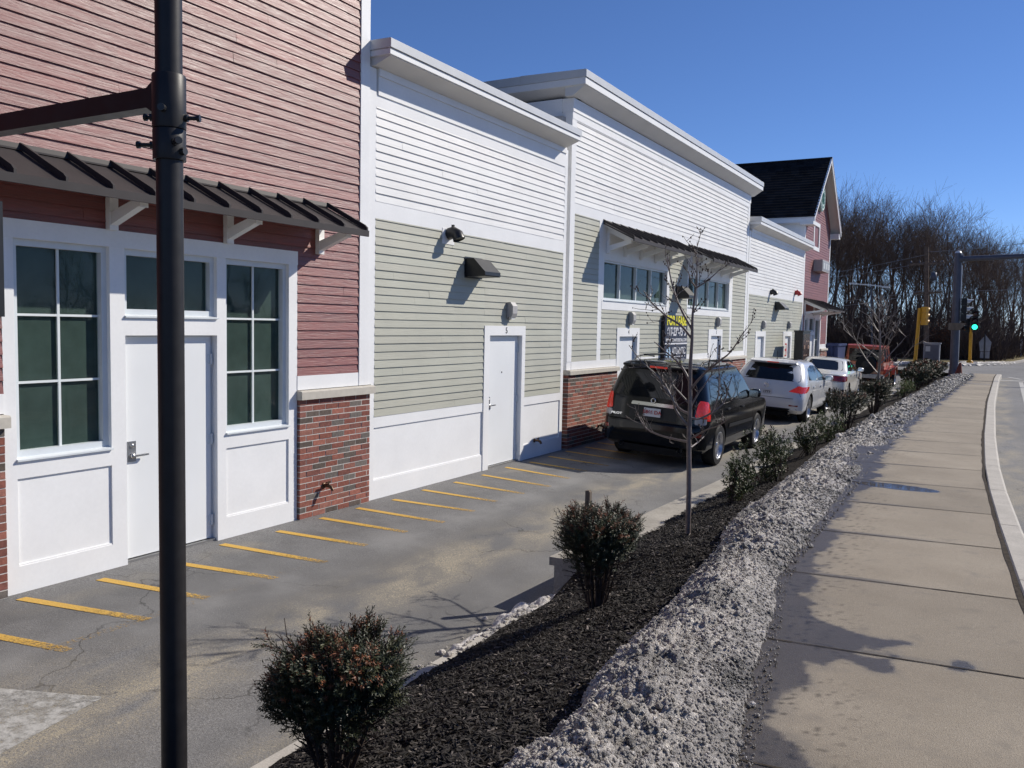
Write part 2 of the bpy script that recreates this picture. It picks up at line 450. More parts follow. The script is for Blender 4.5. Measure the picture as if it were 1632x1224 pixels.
for i, (ya, yb) in enumerate(stripes):
    w = .088; x0 = -6.70 + .03 * math.sin(i * 2.3)
    x1 = -5.62 + .05 * math.sin(i * 1.7)
    decal('painted_stripe', [((x0, ya), (x1, yb), (x1, yb + w), (x0, ya + w), .92, .08)], MT['yellow_line'], dr, drive_z)
decal('painted_edge_line', [((-5.72, 3.5), (-5.68, 6.4), (-5.60, 6.4), (-5.64, 3.5), -.08, -.3)], MT['yellow_line'], dr, drive_z)
decal('painted_arrow', [((-5.75, 1.2), (-4.78, 3.3), (-4.80, 3.32), (-5.95, 2.7), .42, .2), ((-4.35, 1.2), (-4.78, 3.3), (-4.80, 3.32), (-5.75, 1.2), .46, .25)], MT['white_line'], dr, drive_z)

# road, its kerb stones and markings
def road_z(x, y): return .52 + .9 * sst(58, 100, y)
ROADL = [(-20, 0), (39, 0), (41, -.6), (43, -3), (46, -11), (46.1, -11), (47.5, -6.5), (50, -2.8), (53, -1.0), (55, -.2), (60, .75), (66, 1.7), (80, 5), (100, 14)]
def road_xw(u, y):
    if y < 40: l = curb_x(y) + .1
    else: l = pl(y, ROADL)
    r = pl(y, [(-20, 9.5), (55, 9.5), (66, 11), (80, 14.5), (100, 24)])
    return l + (r - l) * u
def road_col(x, y):
    e = x - curb_x(y) - .2 if y < 40 else 9
    s = .8 * band(e, .12 + .06 * nz3(0, y, 0, 1.2), .16)
    return (s, .0, .35 * band(e, 1.2, .6))
struct(sheet('road', MT['road'], [0, .015, .03, .05, .08, .12, .2, .35, .6, 1], fr(-20, 0, 10)[:-1] + fr(0, 40, 90)[:-1] + fr(40, 56, 60)[:-1] + fr(56, 100, 40), road_z, road_col, road_xw))
rd = bpy.data.objects['road']
def rz(x, y): return road_z(x, y)
ln = []
lane = [(24, .62), (27, .64), (30, .66), (33, .68), (36.3, .70)]
lane = [(6, 1.6), (12, 1.12), (18, .84)] + lane
for (ya, xa), (yb, xb) in zip(lane, lane[1:]):
    ln.append(((xa, ya), (xb, yb), (xb + .13, yb), (xa + .13, ya), .85, .85))
decal('painted_edge_line', ln, MT['white_line'], rd, rz)
decal('painted_stop_line', [((.1, 37.0), (6, 37.0), (6, 37.45), (.1, 37.45), .9, .9)], MT['white_line'], rd, rz)
decal('painted_arc', [((.35, 40.2), (.75, 38.6), (.9, 38.6), (.45, 40.3), .9, .9)], MT['white_line'], rd, rz)

MT['granite'] = M('kerb_concrete', (.46, .43, .38), .85, .25, nz=(5, .10), nz2=(90, .14), bump=(130, .3, .004))
mb = MB(); y = -8.0
while y < 38.6:
    L_ = 1.8
    yb = min(y + L_ - .012, 38.8)
    xa, xb = curb_x(y), curb_x(yb); w = .165
    n = 4
    for i in range(n):
        t0, t1 = i / n, (i + 1) / n
        ya, yc = y + (yb - y) * t0, y + (yb - y) * t1
        x0, x1 = xa + (xb - xa) * t0, xa + (xb - xa) * t1
        zt = ZS + .012
        prof = lambda x: [(x, .35), (x, zt - .01), (x + .01, zt), (x + w - .025, zt), (x + w, zt - .025), (x + w + .015, .35)]
        A = [(p[0], ya, p[1]) for p in prof(x0)]; B = [(p[0], yc, p[1]) for p in prof(x1)]
        fs = [(k, k + 6, (k + 1) % 6 + 6, (k + 1) % 6) for k in range(6)]
        if i == 0: fs.append((0, 1, 2, 3, 4, 5))
        if i == n - 1: fs.append((11, 10, 9, 8, 7, 6))
        mb.add(A + B, fs)
    y += L_
struct(mb.build('kerb', MT['granite'], recalc=True))

# sidewalk with damp patches spreading from the snow
def wet_at(x, y):
    e = pl(y, SNOW_R); d = x - e
    n = nz3(x, y, 0, 1.1) + .5 * nz3(x, y, 4, 3.3) + .25 * nz3(x, y, 8, 9)
    reach = pl(y, [(0, .3), (2.6, .42), (3.05, .40), (3.55, .16), (3.85, .12), (4.15, .25), (4.3, .55), (4.52, .85), (4.75, .72), (4.95, .28), (5.3, .2), (7.2, .16), (9, .12), (9.6, .3), (12, .1), (16, .14), (24, .16), (38, .15)])
    n2 = nz3(x, y, 5, 13) + .6 * nz3(x, y, 3, 33)
    n3 = nz3(x, y, 9, 2.7) + .55 * nz3(x, y, 2, 6.5)
    q = d - reach * (.82 + .75 * n3) - .05 * n2
    w = 1 - (.72 * sst(-.02, .03, q) + .28 * sst(.02, .16 + .05 * n2, q))
    # seepage that follows the joints
    j = ((y - .11 * x - J0 + .68) % JS) - .68
    jw = (1 - sst(.35, 1.15 + .3 * n, d)) * (1 - sst(.02, .06 + .03 * n, abs(j - .02))) * pl(y, [(0, 1), (8, .9), (14, .5), (40, .35)])
    pud = 1 - sst(.86, 1.0, math.hypot((x + .86) / .46, (y - 9.62 + .1 * (x + .86)) / .17) + .1 * n)
    pud2 = 1 - sst(.8, 1.0, math.hypot((x + .75) / .75, (y - 31) / .35) + .15 * n)
    dirt = max(0, 1 - abs(d - .12) / .45) * max(0, min(1, 4 * (nz3(x, y, 2, 26) + .7 * nz3(x, y, 7, 55) - .28))) * (nz3(x, y, 6, 3) > -.1) * (1 if y < 9 else .5)
    return (max(0, min(1, max(w, jw * .85, pud))), max(0, min(1, max(pud, pud2 * .8))), min(1, dirt))
J0 = 3.20; JS = 1.36
def side_xw(u, y):
    l = pl(y, SNOW_R) - .32; r = curb_x(y) - .022
    return l + (r - l) * u
ysw = fr(-6, 2, 24)[:-1] + fr(2, 6, 200)[:-1] + fr(6, 12, 170)[:-1] + fr(12, 39, 260)
def conc():
    m, nt, N, L, b = new_mat('sidewalk_concrete')
    tc = N.new('ShaderNodeTexCoord')
    def nzn(s, d=4):
        n = N.new('ShaderNodeTexNoise'); n.inputs['Scale'].default_value = s; n.inputs['Detail'].default_value = d; L.new(tc.outputs['Object'], n.inputs['Vector']); return n.outputs['Fac']
    def mr(f, a, b_, lo=0, hi=1):
        r = N.new('ShaderNodeMapRange'); r.inputs['From Min'].default_value = a; r.inputs['From Max'].default_value = b_; r.inputs['To Min'].default_value = lo; r.inputs['To Max'].default_value = hi
        L.new(f, r.inputs['Value']); return r.outputs[0]
    def mix(f, a, c, mode='MIX'):
        q = N.new('ShaderNodeMix'); q.data_type = 'RGBA'; q.blend_type = mode
        if isinstance(f, float): q.inputs[0].default_value = f
        else: L.new(f, q.inputs[0])
        for s, v in ((6, a), (7, c)):
            if isinstance(v, tuple): q.inputs[s].default_value = (*v, 1)
            else: L.new(v, q.inputs[s])
        return q.outputs[2]
    c = mix(mr(nzn(1.7, 5), .3, .7), (.25, .208, .152), (.335, .285, .215))
    c = mix(mr(nzn(240, 2), .36, .5), (.17, .145, .115), c)
    c = mix(mr(nzn(330, 2), .62, .70), c, (.50, .46, .40))
    c = mix(mr(nzn(6, 5), .58, .75), c, (.22, .19, .15))
    # every slab poured with a slightly different tone
    xyz = N.new('ShaderNodeSeparateXYZ'); L.new(tc.outputs['Object'], xyz.inputs[0])
    q1 = N.new('ShaderNodeMath'); q1.operation = 'MULTIPLY_ADD'; L.new(xyz.outputs[0], q1.inputs[0]); q1.inputs[1].default_value = -.11; L.new(xyz.outputs[1], q1.inputs[2])
    q2 = N.new('ShaderNodeMath'); q2.operation = 'SUBTRACT'; L.new(q1.outputs[0], q2.inputs[0]); q2.inputs[1].default_value = J0
    q3 = N.new('ShaderNodeMath'); q3.operation = 'DIVIDE'; L.new(q2.outputs[0], q3.inputs[0]); q3.inputs[1].default_value = JS
    q4 = N.new('ShaderNodeMath'); q4.operation = 'FLOOR'; L.new(q3.outputs[0], q4.inputs[0])
    wn_ = N.new('ShaderNodeTexWhiteNoise'); wn_.noise_dimensions = '1D'; L.new(q4.outputs[0], wn_.inputs['W'])
    sv = N.new('ShaderNodeVectorMath'); sv.operation = 'SCALE'; L.new(c, sv.inputs[0]); L.new(mr(wn_.outputs[0], 0, 1, .88, 1.10), sv.inputs['Scale']); c = sv.outputs[0]
    c = mix(mr(nzn(60, 6), .62, .80, 0, .7), c, (.42, .38, .31))
    a = N.new('ShaderNodeVertexColor'); a.layer_name = 'Col'; sp = N.new('ShaderNodeSeparateColor'); L.new(a.outputs['Color'], sp.inputs[0])
    c = mix(sp.outputs[2], c, (.045, .034, .025))
    wet = sp.outputs[0]
    cw = mix(1.0, c, (.30, .295, .31), 'MULTIPLY')
    c = mix(wet, c, cw)
    L.new(c, b.inputs['Base Color'])
    rr = N.new('ShaderNodeMath'); rr.operation = 'MULTIPLY_ADD'; L.new(wet, rr.inputs[0]); rr.inputs[1].default_value = -.52; rr.inputs[2].default_value = .86
    r2 = N.new('ShaderNodeMath'); r2.operation = 'MULTIPLY_ADD'; L.new(sp.outputs[1], r2.inputs[0]); r2.inputs[1].default_value = -.5; L.new(rr.outputs[0], r2.inputs[2])
    r3 = N.new('ShaderNodeMath'); r3.operation = 'MAXIMUM'; L.new(r2.outputs[0], r3.inputs[0]); r3.inputs[1].default_value = .03
    L.new(r3.outputs[0], b.inputs['Roughness'])
    bp = N.new('ShaderNodeBump'); bp.inputs['Distance'].default_value = .006
    st = N.new('ShaderNodeMath'); st.operation = 'MULTIPLY_ADD'; L.new(sp.outputs[1], st.inputs[0]); st.inputs[1].default_value = -.5; st.inputs[2].default_value = .5
    L.new(st.outputs[0], bp.inputs['Strength']); L.new(nzn(210, 3), bp.inputs['Height']); L.new(bp.outputs[0], b.inputs['Normal'])
    b.inputs['Specular IOR Level'].default_value = .45
    return m
MT['conc'] = conc()
def side_z(x, y):
    return ZS
sw = sheet('sidewalk', MT['conc'], fr(0, 1, 76), ysw, side_z, wet_at, side_xw)
# tooled joints and the gap along the kerb, as dark filler strips sunk in the slab edge
MT['joint'] = M('joint_dirt', (.055, .045, .035), .95, .1, nz=(30, .5), bump=(60, .5, .01))
mb = MB()
for k in range(-7, 29):
    yj = J0 + k * JS
    if yj > 38.4: break
    l, r = side_xw(0, yj), curb_x(yj) - .025
    n = 14
    for i in range(n):
        xa, xb = l + (r - l) * i / n, l + (r - l) * (i + 1) / n
        wa = .006 + .003 * nz3(xa, yj, 0, 6)
        sk = -.11
        mb.add([(xa, yj - wa - sk * xa, ZS + .003), (xb, yj - wa - sk * xb, ZS + .003), (xb, yj + wa - sk * xb, ZS + .003), (xa, yj + wa - sk * xa, ZS + .003)], [(0, 1, 2, 3)])
yy = -6
while yy < 38.5:
    st_ = .12; wa = .018 + .012 * nz3(0, yy, 3, 1.9); wb = .018 + .012 * nz3(0, yy + st_, 3, 1.9)
    xa, xb = curb_x(yy), curb_x(yy + st_)
    mb.add([(xa - .012 - max(.006, wa), yy, ZS + .0035), (xa - .001, yy, ZS + .0035), (xb - .001, yy + st_, ZS + .0035), (xb - .012 - max(.006, wb), yy + st_, ZS + .0035)], [(0, 1, 2, 3)])
    yy += st_
jo = mb.build('slab_joints', MT['joint'], sw)

# low kerb and retaining wall along the planting bed
mb = MB()
for y0 in fr(-8, 6.55, 8)[:-1]:
    y1 = y0 + 14.55 / 8 - .012
    mb.box(KERB - .0, KERB + .135, y0, y1, -.34, -.055)
struct(mb.build('bed_kerb', MT['granite']))
MT['wallc'] = M('weathered_concrete', (.36, .335, .29), .9, .15, nz=(4, .16), nz2=(40, .15), bump=(110, .4, .005))
t = thing('retaining_wall', 'low pale concrete retaining wall along the driveway edge of the planting bed', 'wall', (KERB, 6.6, -.2))
mb = MB(); y0 = 6.75
while y0 < 36:
    y1 = y0 + 1.6 - .008
    def wx(y): return pl(y, [(6.7, -3.40), (8.5, -3.33), (11.6, -3.22), (36, -3.2)])
    xa, xb = wx(y0), wx(y1)
    for (o0, o1, za, zb) in ((0, .40, .13, .205), (.05, .36, -.36, .13)):
        mb.add([(xa + o0, y0, za), (xa + o1, y0, za), (xb + o1, y1, za), (xb + o0, y1, za), (xa + o0, y0, zb), (xa + o1, y0, zb), (xb + o1, y1, zb), (xb + o0, y1, zb)],
               [(3, 2, 1, 0), (4, 5, 6, 7), (0, 1, 5, 4), (1, 2, 6, 5), (2, 3, 7, 6), (3, 0, 4, 7)])
    y0 += 1.6
mb.build('wall_blocks', MT['wallc'], t)

# mulch bed
MT['mulch'] = M('bark_mulch', (.020, .016, .013), .95, .12, nz=(30, .5), nz2=(120, .5), bump=(60, 1.0, .03))
mb = MB(); X = fr(-3.16, -1.1, 42); Y = fr(-6, 2, 20)[:-1] + fr(2, 11, 180)[:-1] + fr(11, 38.5, 140)
nx = len(X)
def bedm(x, y): return bed_z(x, y) + .012 * nz3(x, y, 0, 16) + .008 * nz3(x, y, 5, 38)
mb.add([(x, y, bedm(x, y)) for y in Y for x in X], [(j * nx + i, j * nx + i + 1, (j + 1) * nx + i + 1, (j + 1) * nx + i) for j in range(len(Y) - 1) for i in range(nx - 1)])
struct(mb.build('mulch_bed', MT['mulch']))
MT['chips'] = M('bark_chips', (1, 1, 1), .8, .3, vcol=True)
mb = MB(); r2 = random.Random(3)
for i in range(30000):
    y = 2.2 + 8.8 * r2.random() ** 1.6
    x = r2.uniform(-3.1, pl(y, SNOW_L) + .1)
    z = bedm(x, y)
    l = r2.uniform(.008, .028); w = r2.uniform(.003, .008); a = r2.uniform(0, PI); p = r2.gauss(0, .35)
    d = Vector((math.cos(a) * math.cos(p), math.sin(a) * math.cos(p), math.sin(p))); s_ = d.cross(Vector((r2.gauss(0, .4), r2.gauss(0, .4), 1))).normalized(); u = s_.cross(d)
    v = r2.choice((.012, .016, .022, .03, .04, .055, .13 if r2.random() < .45 else .03, .26 if r2.random() < .10 else .02))
    c = (v * 1.08, v * .92, v * .8)
    P = Vector((x, y, z + .005))
    q = [P + d * l * sx + s_ * w * sy + u * (.003 * sz) for sx, sy, sz in ((-1, -1, 0), (1, -.6, 0), (1, .6, 0), (-1, 1, 0), (0, 0, 1.4))]
    mb.add(q, [(0, 1, 4), (1, 2, 4), (2, 3, 4), (3, 0, 4)], c)
struct(tag(mb.build('mulch_chips', MT['chips']), 'loose dark bark chips covering the planting bed', 'mulch'), 'stuff')

# dirty snow bank between the bed and the sidewalk
MT['snow'] = M('granular_snow', (1, .925, .84), .38, .5, nz=(14, .18), nz2=(130, .34), bump=(150, 1.0, .016), vcol=True)
def base_z(x, y):
    k = sst(-1.45, -1.15, x)
    return min(bed_z(x, y), ZS) * (1 - k) + ZS * k
def ridge(x, y):
    w = Vector((x * 1.6 + 5, y * 1.1, 0))
    return noise.noise(w)
def snow_z(x, y, fine=True):
    l, r = pl(y, SNOW_L), pl(y, SNOW_R)
    wob = .10 * nz3(0, y, 1, 1.3) + .06 * nz3(x, y, 7, 4)
    u = (x - l - wob * .6) / (r - l - wob * .2)
    if u <= 0 or u >= 1: return base_z(x, y) - .04, u
    H = pl(y, [(0, .17), (5, .145), (9, .14), (20, .11), (30, .08), (36, .06), (38.5, .01)])
    p = math.sin(PI * u ** .62) ** .75
    h = H * p * (1 + .40 * ridge(x, y) + .22 * nz3(x, y, 2, 3.2))
    h += p * (.034 * nz3(x, y, 1, 7) + .024 * abs(nz3(x, y, 4, 15)) * 2 - .014)
    if fine: h += p * (.016 * nz3(x, y, 3, 34) + .014 * nz3(x, y, 6, 75))
    return base_z(x, y) + h, u
def snow_dirt(x, y, u):
    d = .5 + .75 * nz3(x, y, 11, 2.4) + .45 * nz3(x, y, 12, 9) + .5 * nz3(x, y, 13, 33)
    v = .50 - .40 * max(0, d - .25) - .14 * max(0, u - .7) * 3 + .22 * max(0, .22 - u) * 3
    v *= pl(y, [(10, 1), (18, .85), (38, .72)])
    return max(.06, min(.68, v))
mb = MB(); r3 = random.Random(5)
for (ya, yb, sx, sy) in ((-2, 2.2, .06, .08), (2.2, 7.5, .0135, .0135), (7.5, 14, .026, .03), (14, 24, .04, .05), (24, 38.6, .05, .07)):
    n = int(round((yb - ya) / sy)); 
    m_ = int(1.5 / sx)
    V = []; F = []; C = []
    for j in range(n + 1):
        y = ya + (yb - ya) * j / n
        l, r = pl(y, SNOW_L) - .14, pl(y, SNOW_R) + .14
        for i in range(m_ + 1):
            x = l + (r - l) * i / m_
            z, u = snow_z(x, y)
            V.append((x, y, z)); C.append(snow_dirt(x, y, u))
    w = m_ + 1
    b = len(mb.v); mb.v.extend(V)
    for j in range(n):
        for i in range(m_):
            a = j * w + i
            if max(V[a][2], V[a + 1][2], V[a + w][2], V[a + w + 1][2]) < base_z(V[a][0], V[a][1]) - .03: continue
            c = C[a] * r3.uniform(.86, 1.1)
            mb.f.append((b + a, b + a + 1, b + a + w + 1, b + a + w)); mb.c.append((c, c * .985, c * .965)); mb.sm.append(True); mb.mi.append(0)
for i in range(33000):
    y = 2.2 + 13 * r3.random() ** 2.0 if i < 26000 else r3.uniform(13, 37.5)
    l, r = pl(y, SNOW_L), pl(y, SNOW_R)
    x = l + (r - l) * r3.uniform(-.08, 1.10)
    z, u = snow_z(x, y, False)
    if u <= 0 or u >= 1:
        if r3.random() < .55: continue
        z = base_z(x, y) + .004
    s_ = r3.uniform(.0035, .0095) * (1 if u > 0 and u < 1 else .7) * (1 if y < 6 else 1.5 if y < 14 else 3.2)
    if r3.random() < .012: s_ *= 2.4
    v = max(.08, min(.74, snow_dirt(x, y, u) * r3.uniform(.55, 1.35) + (.3 if r3.random() < .06 else 0)))
    mb.ico((x, y, z + s_ * .25), s_, (v, v * .985, v * .965), (1, r3.uniform(.7, 1.3), r3.uniform(.6, 1)), .25, r3)
struct(tag(mb.build('snow_bank', MT['snow']), 'long grey bank of dirty granular snow beside the sidewalk', 'snow'), 'stuff')
bs = MT['snow'].node_tree.nodes['Principled BSDF']; bs.inputs['Subsurface Weight'].default_value = .35; bs.inputs['Subsurface Radius'].default_value = (1, .95, .85); bs.inputs['Subsurface Scale'].default_value = .012
# small remnant of snow at the foot of the wall end and by the far lawn
mb = MB()
for cx, cy, rx, ry, h, n in ((-3.24, 6.15, .19, .58, .15, 60), (-3.33, 5.45, .15, .34, .07, 40), (-3.30, 4.85, .09, .2, .04, 24)):
    m_ = n
    V = []; 
    for j in range(m_ + 1):
        for i in range(m_ + 1):
            x = cx + rx * 1.2 * (2 * i / m_ - 1); y = cy + ry * 1.2 * (2 * j / m_ - 1)
            x += .10 * (y - cy)
            q = math.hypot((x - cx - .10 * (y - cy)) / rx, (y - cy) / ry) + .25 * nz3(x, y, 3, 6)
            z = -.19 + (h * max(0, 1 - q * q) ** .6 * (1 + .5 * nz3(x, y, 1, 9)) + .012 * nz3(x, y, 2, 40) if q < 1 else -.05)
            if x > KERB and x < KERB + .14: z = max(z, z + .0)
            V.append((x, y, z))
    w = m_ + 1
    mb.add(V, [(j * w + i, j * w + i + 1, (j + 1) * w + i + 1, (j + 1) * w + i) for j in range(m_) for i in range(m_)], (.74, .75, .77))
for i in range(520):
    y = r3.gauss(5.65, .6); x = -3.27 + r3.gauss(0, .10) * (.4 + (y - 4.4) * .5) + .08 * (y - 6)
    if y < 4.6 or y > 6.9: continue
    s_ = r3.uniform(.005, .018) * (2 if r3.random() < .06 else 1); v = r3.uniform(.34, .72)
    mb.ico((x, y, (-.195 if x < KERB else -.055) + s_ * .4), s_, (v, v, v), (1, 1.2, .7), .25, r3)
struct(tag(mb.build('snow_patch', MT['snow']), 'small leftover ridge of clean snow against the end of the low wall', 'snow'), 'stuff')

# verge beyond the junction
MT['verge'] = M('winter_grass', (.20, .165, .09), .95, .1, nz=(1.2, .3), nz2=(14, .35), bump=(30, .8, .04))
def verge_xw(u, y):
    r = pl(y, [(46.2, -10.5), (47.5, -6.3), (50, -2.6), (53, -.8), (55, 0), (60, .95), (66, 1.9), (80, 5.2), (100, 14)])
    return -30 + (r + 30) * u
mb = MB(); ys_ = fr(46.2, 60, 40) + [66, 73, 80, 100]; us = [0, .3, .6, .8, .9, .95, .985, 1]
V = [(verge_xw(u, y), y, (.58 if u < .99 else .5) + .06 * nz3(verge_xw(u, y), y, 0, .5) * (u < .98) + 1.15 * sst(60, 105, y)) for y in ys_ for u in us]
n = len(us)
mb.add(V, [(j * n + i, j * n + i + 1, (j + 1) * n + i + 1, (j + 1) * n + i) for j in range(len(ys_) - 1) for i in range(n - 1)])
struct(mb.build('verge', MT['verge']))
mb = MB(); ysk = fr(46.4, 60, 30) + fr(61, 100, 30)
for ya, yb in zip(ysk, ysk[1:]):
    xa, xb = verge_xw(1, ya) + .02, verge_xw(1, yb) + .02
    za, zb = road_z(0, ya), road_z(0, yb)
    d = Vector((xb - xa, yb - ya, 0)).normalized(); nn = Vector((d.y, -d.x, 0)) * .16
    A = [Vector((xa, ya, za + h)) + nn * k for h, k in ((-.1, -.5), (.13, -.5), (.13, .5), (-.1, .5))]
    B = [Vector((xb, yb, zb + h)) + nn * k for h, k in ((-.1, -.5), (.13, -.5), (.13, .5), (-.1, .5))]
    mb.add(A + B, [(k, k + 4, (k + 1) % 4 + 4, (k + 1) % 4) for k in range(4)])
struct(mb.build('verge_kerb', MT['granite'], recalc=True))
mb = MB(); r4 = random.Random(15)
for i in range(900):
    y = 47 + 12 * r4.random() ** 1.3
    x = verge_xw(1, y) - abs(r4.gauss(.5, .6))
    s_ = r4.uniform(.05, .2); v = r4.uniform(.55, .78)
    mb.ico((x, y, .56), s_, (v, v, v * .99), (1.4, 1.2, .45), .25, r4)
for i in range(700):
    x = r4.uniform(-9.5, -3.6); y = 49.3 + r4.gauss(0, .22); v = r4.uniform(.68, .8)
    mb.ico((x, y, .62), r4.uniform(.12, .24), (v, v, v), (1.6, 1, .55), .2, r4)
struct(tag(mb.build('verge_snow', MT['snow']), 'scraps of snow lying along the grass verge beyond the junction', 'snow'), 'stuff')
# ------------------------------------------------------------------ the shopfront row (facade plane x = XF, faces +x)
XF = -6.85
EXPO = .1035

def clap(mb, y0, y1, z0, z1, xf=XF - .012, zref=0.0, rnd=None, amt=.06, expo=EXPO):
    """courses of clapboard: each board a wedge, lower edge proud; random board lengths and tones"""
    rnd = rnd or rng
    k0 = math.floor((z0 - zref) / expo + 1e-6)
    z = zref + k0 * expo
    while z < z1 - 1e-4:
        za, zb = max(z, z0), min(z + expo, z1)
        if zb - za > .004:
            def xo(t): return xf + .004 + .013 * (1 - (t - z) / expo)
            y = y0; first = True
            while y < y1 - 1e-4:
                L = (rnd.uniform(.3, 3.6) if first else 3.66); first = False
                ye = min(y1, y + L)
                if y1 - ye < .15: ye = y1
                g = 1 + rnd.gauss(0, amt)
                g2 = g * (1 + rnd.gauss(0, amt * .3))
                c = (g, g2, g2)
                e = .0015 if ye < y1 else 0
                w = rnd.gauss(0, .0012)
                v = [(xo(za) + w, y, za), (xo(za) + w, ye - e, za), (xo(zb) + w, ye - e, zb), (xo(zb) + w, y, zb), (xf - .02, y, za), (xf - .02, ye - e, za)]
                mb.add(v, [(0, 1, 2, 3), (4, 5, 1, 0), (0, 3, 4), (1, 5, 2)], c)
                y = ye
        z += expo

def boards(mb, L, xf=XF, back=.20):
    for (y0, y1, z0, z1, *d) in L:
        p = d[0] if d else 0
        mb.box(xf - back, xf + p, y0, y1, z0, z1)

BRK = [(.26, .098, .072), (.235, .088, .066), (.30, .118, .086), (.215, .088, .07), (.28, .125, .095), (.12, .095, .08), (.15, .13, .115), (.235, .10, .08)]
def bricks(par, y0, y1, z0, z1, xf=XF + .04, depth=.20, rnd=None, left=True):
    rnd = rnd or random.Random(int(y0 * 31))
    mb = MB(); mo = MB()
    mo.box(xf - depth, xf - .0035, y0 + .004, y1 - .004, z0, z1)
    ch, bl, jt = .0683, .205, .011
    nrow = int(round((z1 - z0) / ch)); ch = (z1 - z0) / nrow
    for r in range(nrow):
        za = z0 + r * ch + jt / 2; zb = za + ch - jt
        y = y0 - (bl / 2 + jt / 2 if r % 2 else 0)
        while y < y1:
            a, b = max(y, y0), min(y + bl, y1)
            if b - a > .02:
                q = rnd.random()
                c = rnd.choice(BRK[:5]) if q < .78 else rnd.choice(BRK[5:])
                g = rnd.uniform(.82, 1.15); c = tuple(v * g for v in c)
                p = rnd.gauss(0, .0012)
                mb.box(xf - (depth if a == y0 else .05), xf + p, a, b, za, zb, c)
            y += bl + jt
    w = mo.build('brick_base', MT['mortar'], par)
    mb.build('bricks', MT['brick'], w)
    return w

def sill(par, y0, y1, z0, z1, xf=XF):
    mb = MB(); n = max(1, round((y1 - y0) / 1.0))
    for i in range(n):
        a, b = y0 + (y1 - y0) * i / n, y0 + (y1 - y0) * (i + 1) / n
        mb.prism([(xf - .15, z0), (xf + .085, z0), (xf + .085, z1 - .02), (xf + .075, z1 - .008), (xf - .15, z1)], 1, a + .0015, b - .0015)
    return mb.build('stone_sill', MT['sill'], par, recalc=True)

def panel_recess(mb, y0, y1, z0, z1, xf=XF):
    mb.box(xf - .2, xf - .017, y0, y1, z0, z1)

def window(par, y0, y1, z0, z1, cols, rows, xf=XF, fw=.05, depth=.10, mullion=False, film=True, frame_mat='frame_alu', sillp=True):
    """frame set back in the opening, panes, film panel behind; y0..z1 is the opening"""
    mb = MB(); x1 = xf - .045; x0 = xf - depth - .04
    mb.box(x0, x1, y0, y0 + fw, z0, z1); mb.box(x0, x1, y1 - fw, y1, z0, z1)
    mb.box(x0, x1, y0 + fw, y1 - fw, z0, z0 + fw + .01); mb.box(x0, x1, y0 + fw, y1 - fw, z1 - fw - .005, z1)
    w = mb.build('window', MT[frame_mat], par)
    w['label'] = 'window'
    del w['label']
    xg = xf - depth
    gy0, gy1, gz0, gz1 = y0 + fw, y1 - fw, z0 + fw + .01, z1 - fw - .005
    ys = [gy0 + (gy1 - gy0) * i / cols for i in range(cols + 1)]
    if mullion:
        m2 = MB()
        for y in ys[1:-1]: m2.box(x0 + .002, x1 - .004, y - .022, y + .022, gz0, gz1)
        m2.build('mullion', MT['muntin'], w)
    g = MB(); g.box(xg - .006, xg, gy0, gy1, gz0, gz1); g.build('pane', MT['glass'], w)
    if not mullion and (cols > 1 or rows > 1):
        m2 = MB()
        for y in ys[1:-1]: m2.box(xg + .001, xg + .016, y - .011, y + .011, gz0, gz1)
        zs = [gz0 + (gz1 - gz0) * i / rows for i in range(rows + 1)]
        for z in zs[1:-1]:
            for a, b in zip(ys, ys[1:]):
                m2.box(xg + .001, xg + .015, a + (.011 if a > gy0 else 0), b - (.011 if b < gy1 else 0), z - .010, z + .010)
        m2.build('muntin', MT['muntin'], w)
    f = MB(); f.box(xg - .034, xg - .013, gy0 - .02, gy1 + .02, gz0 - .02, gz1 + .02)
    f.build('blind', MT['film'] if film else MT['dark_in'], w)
    if sillp:
        s_ = MB(); s_.prism([(xf - .06, z0 - .012), (xf + .022, z0 - .018), (xf + .022, z0 - .004), (xf - .06, z0 + .012)], 1, y0 - .005, y1 + .005)
        s_.build('sill', MT['frame_alu'], w, recalc=True)
    return w

